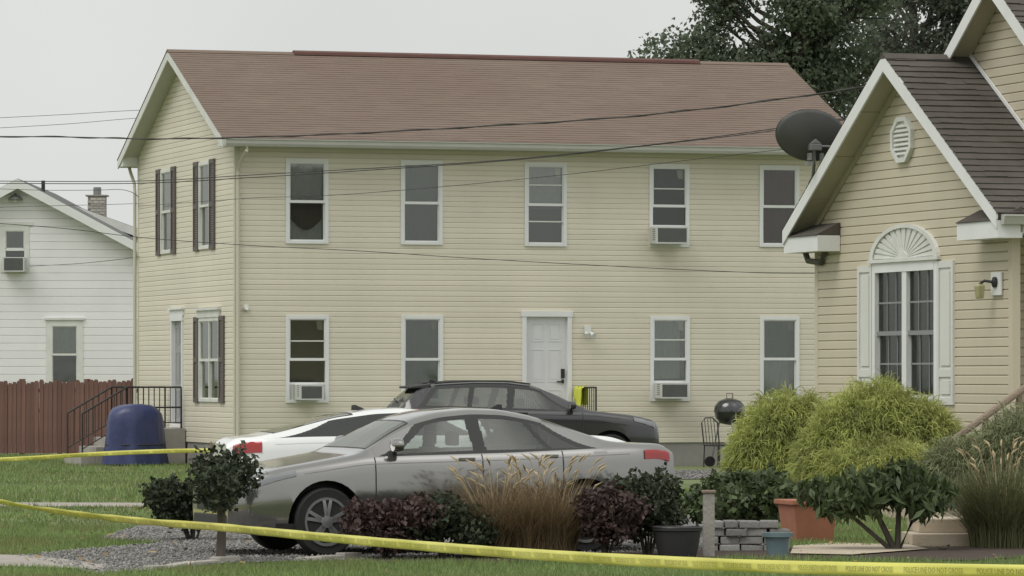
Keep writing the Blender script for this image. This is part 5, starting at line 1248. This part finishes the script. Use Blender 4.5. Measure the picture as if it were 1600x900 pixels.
# ================================================================== BARRIER TAPE
def tape(label, pts, width, text, repeat, size, group='yellow barrier tapes'):
    P = np.array([tuple(at(*q[:3])) for q in pts]); TW = [q[3] for q in pts]; N = 260; out = []; tw = []
    for k in range(N+1):
        s_ = k/N*(len(P)-1); i = min(len(P)-2, int(s_)); f = s_-i
        p0, p1, p2, p3 = P[max(0, i-1)], P[i], P[i+1], P[min(len(P)-1, i+2)]
        out.append(.5*((2*p1)+(-p0+p2)*f+(2*p0-5*p1+4*p2-p3)*f*f+(-p0+3*p1-3*p2+p3)*f**3)); tw.append(TW[i]*(1-f)+TW[i+1]*f)
    out = np.array(out); sl = np.concatenate([[0], np.cumsum(np.linalg.norm(np.diff(out, axis=0), axis=1))])
    def frame(s_):
        i = min(N-1, max(0, int(np.searchsorted(sl, s_))-1)); f = (s_-sl[i])/(sl[i+1]-sl[i]); p = Vector(out[i]*(1-f)+out[i+1]*f)
        d = Vector(out[i+1]-out[i]).normalized(); a_ = tw[i]*(1-f)+tw[i+1]*f; a_ += .12*math.sin(s_*2.3)
        nv = Vector((d.y, -d.x, 0)).normalized()           # towards the camera side
        up = d.cross(nv); up = -up if up.z < 0 else up
        return p, (up*math.cos(a_)+nv*math.sin(a_)).normalized(), (nv*math.cos(a_)-up*math.sin(a_)).normalized()
    t = thing('barrier_tape', label, 'barrier tape', (0, 0, 0), 0, group)
    V, Q = [], []
    for k in range(N+1):
        p, up, nv = frame(sl[k])
        for c in (-.5, -.17, .17, .5): V.append(p+up*(width*c)+nv*(.004*math.sin(sl[k]*5+c*3)))
    for k in range(N):
        for c in range(3): Q.append((k*4+c, (k+1)*4+c, (k+1)*4+c+1, k*4+c+1))
    rb = npmesh('ribbon', [tuple(v) for v in V], Q, m_tape, t)
    for p in rb.data.polygons: p.use_smooth = True
    so = rb.modifiers.new('thick', 'SOLIDIFY'); so.thickness = .0016
    if text:
        cu = bpy.data.curves.new('txt', 'FONT'); cu.body = text; cu.size = 1; cu.resolution_u = 2; to = bpy.data.objects.new('txt', cu); COL.objects.link(to)
        me = bpy.data.meshes.new_from_object(to.evaluated_get(bpy.context.evaluated_depsgraph_get())); bpy.data.objects.remove(to)
        co = np.array([v.co[:] for v in me.vertices]); fcs = [tuple(p.vertices) for p in me.polygons]
        x0, x1 = co[:, 0].min(), co[:, 0].max(); hh = .7
        s_ = .1
        while s_+size[0] < sl[-1]:
            mb = MB()
            for x, y, _ in co:
                p, up, nv = frame(s_+(x-x0)/(x1-x0)*size[0]); mb.v.append(tuple(p+up*((y/hh-.5)*size[1])+nv*.007))
            mb.f = fcs; mb.build('lettering', m_ink, t, fix=False); s_ += repeat
    return t
tape('long yellow barrier tape with black lettering stretched across the foreground lawn', [(-80, 771, 51, .7), (0, 784, 49.5, .8), (60, 795, 47.5, .75), (160, 808, 45, .5), (250, 817, 42.6, .35), (345, 824, 41.3, .25), (480, 837, 38.2, .15), (600, 848, 35.4, .1), (800, 864, 31.6, .05), (1000, 876, 28.6, .05), (1200, 885, 26.6, 0), (1420, 890, 25.4, 0), (1680, 894, 24.8, 0)], .076, 'POLICE LINE DO NOT CROSS', .50, (.41, .031))
tape('distant yellow barrier tape strung before the brown fence', [(-90, 719, 80, .5), (0, 718, 79, .3), (60, 715, 78, .3), (160, 709, 77, .2), (260, 705, 76, .1), (330, 704, 75.5, 0)], .076, 'POLICE LINE DO NOT CROSS', .50, (.41, .031))
for (px, py, Y, lab) in ((330, 704, 75.5, 'thin wooden stake holding distant barrier tape'),):
    q = at(px, py, Y); o = thing('wooden_stake', lab, 'stake', (q.x, q.y, 0)); MB().box(-.022, .022, -.022, .022, 0, q.z+.12).prism([(-.022, -.022, q.z+.12), (.022, -.022, q.z+.12), (0, -.022, q.z+.16)], (0, .044, 0)).build('shaft', m_wood, o)

# ================================================================== GRASS AND GRAVEL
m_blade = pmat('grass_blade', (.20, .275, .092), .7, .3, .35, island=.35, trans=.3)
def patchy(m, col2, scale, lo, hi):
    t = m.node_tree; N = t.nodes; p = N['Principled BSDF']; src = p.inputs['Base Color'].links[0].from_socket
    g_ = N.new('ShaderNodeNewGeometry'); n_ = N.new('ShaderNodeTexNoise'); n_.inputs['Scale'].default_value = scale; n_.inputs['Detail'].default_value = 4
    t.links.new(g_.outputs['Position'], n_.inputs['Vector'])
    q = N.new('ShaderNodeMapRange'); q.inputs[1].default_value = lo; q.inputs[2].default_value = hi; t.links.new(n_.outputs['Fac'], q.inputs[0])
    x_ = N.new('ShaderNodeMix'); x_.data_type = 'RGBA'; x_.inputs[7].default_value = col2+(1,)
    t.links.new(q.outputs[0], x_.inputs[0]); t.links.new(src, x_.inputs[6]); t.links.new(x_.outputs[2], p.inputs['Base Color'])
patchy(m_roof, (.178, .128, .102), .45, .46, .66); patchy(m_blade, (.24, .22, .10), .9, .50, .72); patchy(m_grass, (.17, .15, .085), .9, .50, .70); patchy(m_gravel, (.10, .09, .07), 1.1, .50, .68)
def inside(px, py, poly):
    r = np.zeros(len(px), bool); j = len(poly)-1
    for i in range(len(poly)):
        xi, yi = poly[i]; xj, yj = poly[j]
        r ^= ((yi > py) != (yj > py)) & (px < (xj-xi)*(py-yi)/(yj-yi+1e-12)+xi); j = i
    return r
def lawn(n, y0, y1, h_, wdt):
    Y = y0+(y1-y0)*rng.random(n); X = (rng.random(n)*2-1)*Y*.128
    ok = np.ones(n, bool)
    for pg in (PAD, PATH1, PATH2, DRIVE2, BED, BED2): ok &= ~inside(X, Y, pg)
    lx = CA*(X-M.ox)+SA*(Y-M.oy); ly = -SA*(X-M.ox)+CA*(Y-M.oy); ok &= ~((lx > -.1) & (ly > -.1))
    lx = CA*(X-R.ox)+SA*(Y-R.oy); ly = -SA*(X-R.ox)+CA*(Y-R.oy); ok &= ~((lx > -.1) & (ly > -2.8))
    X, Y = X[ok], Y[ok]; n = len(X)
    pat = .7+.5*np.sin(X*1.3+2*np.sin(Y*.7))*np.sin(Y*.9+X*.4)*.5+.2*rng.random(n)
    H = h_*pat*rng.uniform(.5, 1.4, n); a = rng.uniform(0, 2*math.pi, n); l = rng.uniform(0, .8, n)*H; b = rng.uniform(0, 2*math.pi, n)
    z = np.full(n, -.003)
    V = np.stack([np.stack([X+wdt*np.cos(a), Y+wdt*np.sin(a), z], 1), np.stack([X-wdt*np.cos(a), Y-wdt*np.sin(a), z], 1), np.stack([X+l*np.cos(b), Y+l*np.sin(b), H], 1)], 1).reshape(-1, 3)
    return V, np.arange(3*n).reshape(n, 3)
V1, T1 = lawn(150000, 36, 52, .065, .006); V2, T2 = lawn(110000, 52, 100, .075, .011)
npmesh('grass', np.concatenate([V1, V2]), np.concatenate([T1, T2+len(V1)]), m_blade, kind='stuff')
m_peb = pmat('gravel_stone', (.20, .195, .185), .9, .3, 6, island=.45)
def pebbles(name, poly, n, s0, s1):
    P_ = np.array(poly); X = rng.uniform(P_[:, 0].min(), P_[:, 0].max(), n); Y = rng.uniform(P_[:, 1].min(), min(P_[:, 1].max(), P_[:, 1].min()+12), n)
    k = inside(X, Y, poly); X, Y = X[k], Y[k]; n = len(X)
    base = np.array([(1, 0, 0), (0, 1, 0), (-1, 0, 0), (0, -1, 0), (0, 0, .8), (0, 0, -.3)]); fc = np.array([(0, 1, 4), (1, 2, 4), (2, 3, 4), (3, 0, 4), (1, 0, 5), (2, 1, 5), (3, 2, 5), (0, 3, 5)])
    s = rng.uniform(s0, s1, n)[:, None, None]; V = base[None]*s*rng.uniform(.6, 1.3, (n, 6, 1)); r = rng.uniform(0, 6.28, n); c, d = np.cos(r)[:, None], np.sin(r)[:, None]
    V = np.stack([V[:, :, 0]*c-V[:, :, 1]*d+X[:, None], V[:, :, 0]*d+V[:, :, 1]*c+Y[:, None], V[:, :, 2]+.014], 2).reshape(-1, 3)
    npmesh(name, V, (fc[None]+np.arange(n)[:, None, None]*6).reshape(-1, 3), m_peb, kind='stuff')
pebbles('gravel', PAD, 26000, .010, .028)
pebbles('gravel', DRIVE2, 9000, .012, .03)

n = 420; X = rng.uniform(-6, 6, n); Y = rng.uniform(39, 62, n)
k = ~inside(X, Y, BED); X, Y = X[k], Y[k]; n = len(X)
C = np.stack([X, Y, rng.uniform(.03, .06, n)], 1); d = rng.normal(size=(n, 3))*np.array([1, 1, .25]); d /= np.linalg.norm(d, axis=1)[:, None]
e = np.cross(d, np.array([0, 0, 1.])+rng.normal(size=(n, 3))*.3); e /= np.linalg.norm(e, axis=1)[:, None]; sz = rng.uniform(.02, .045, n)[:, None]
V = np.stack([C-d*sz, C+e*sz*.6, C+d*sz, C-e*sz*.6], 1).reshape(-1, 3)
npmesh('fallen_leaves', V, np.arange(4*n).reshape(n, 4), pmat('dry_fallen_leaf', (.26, .17, .07), .8, .3, 4, island=.4), kind='stuff')
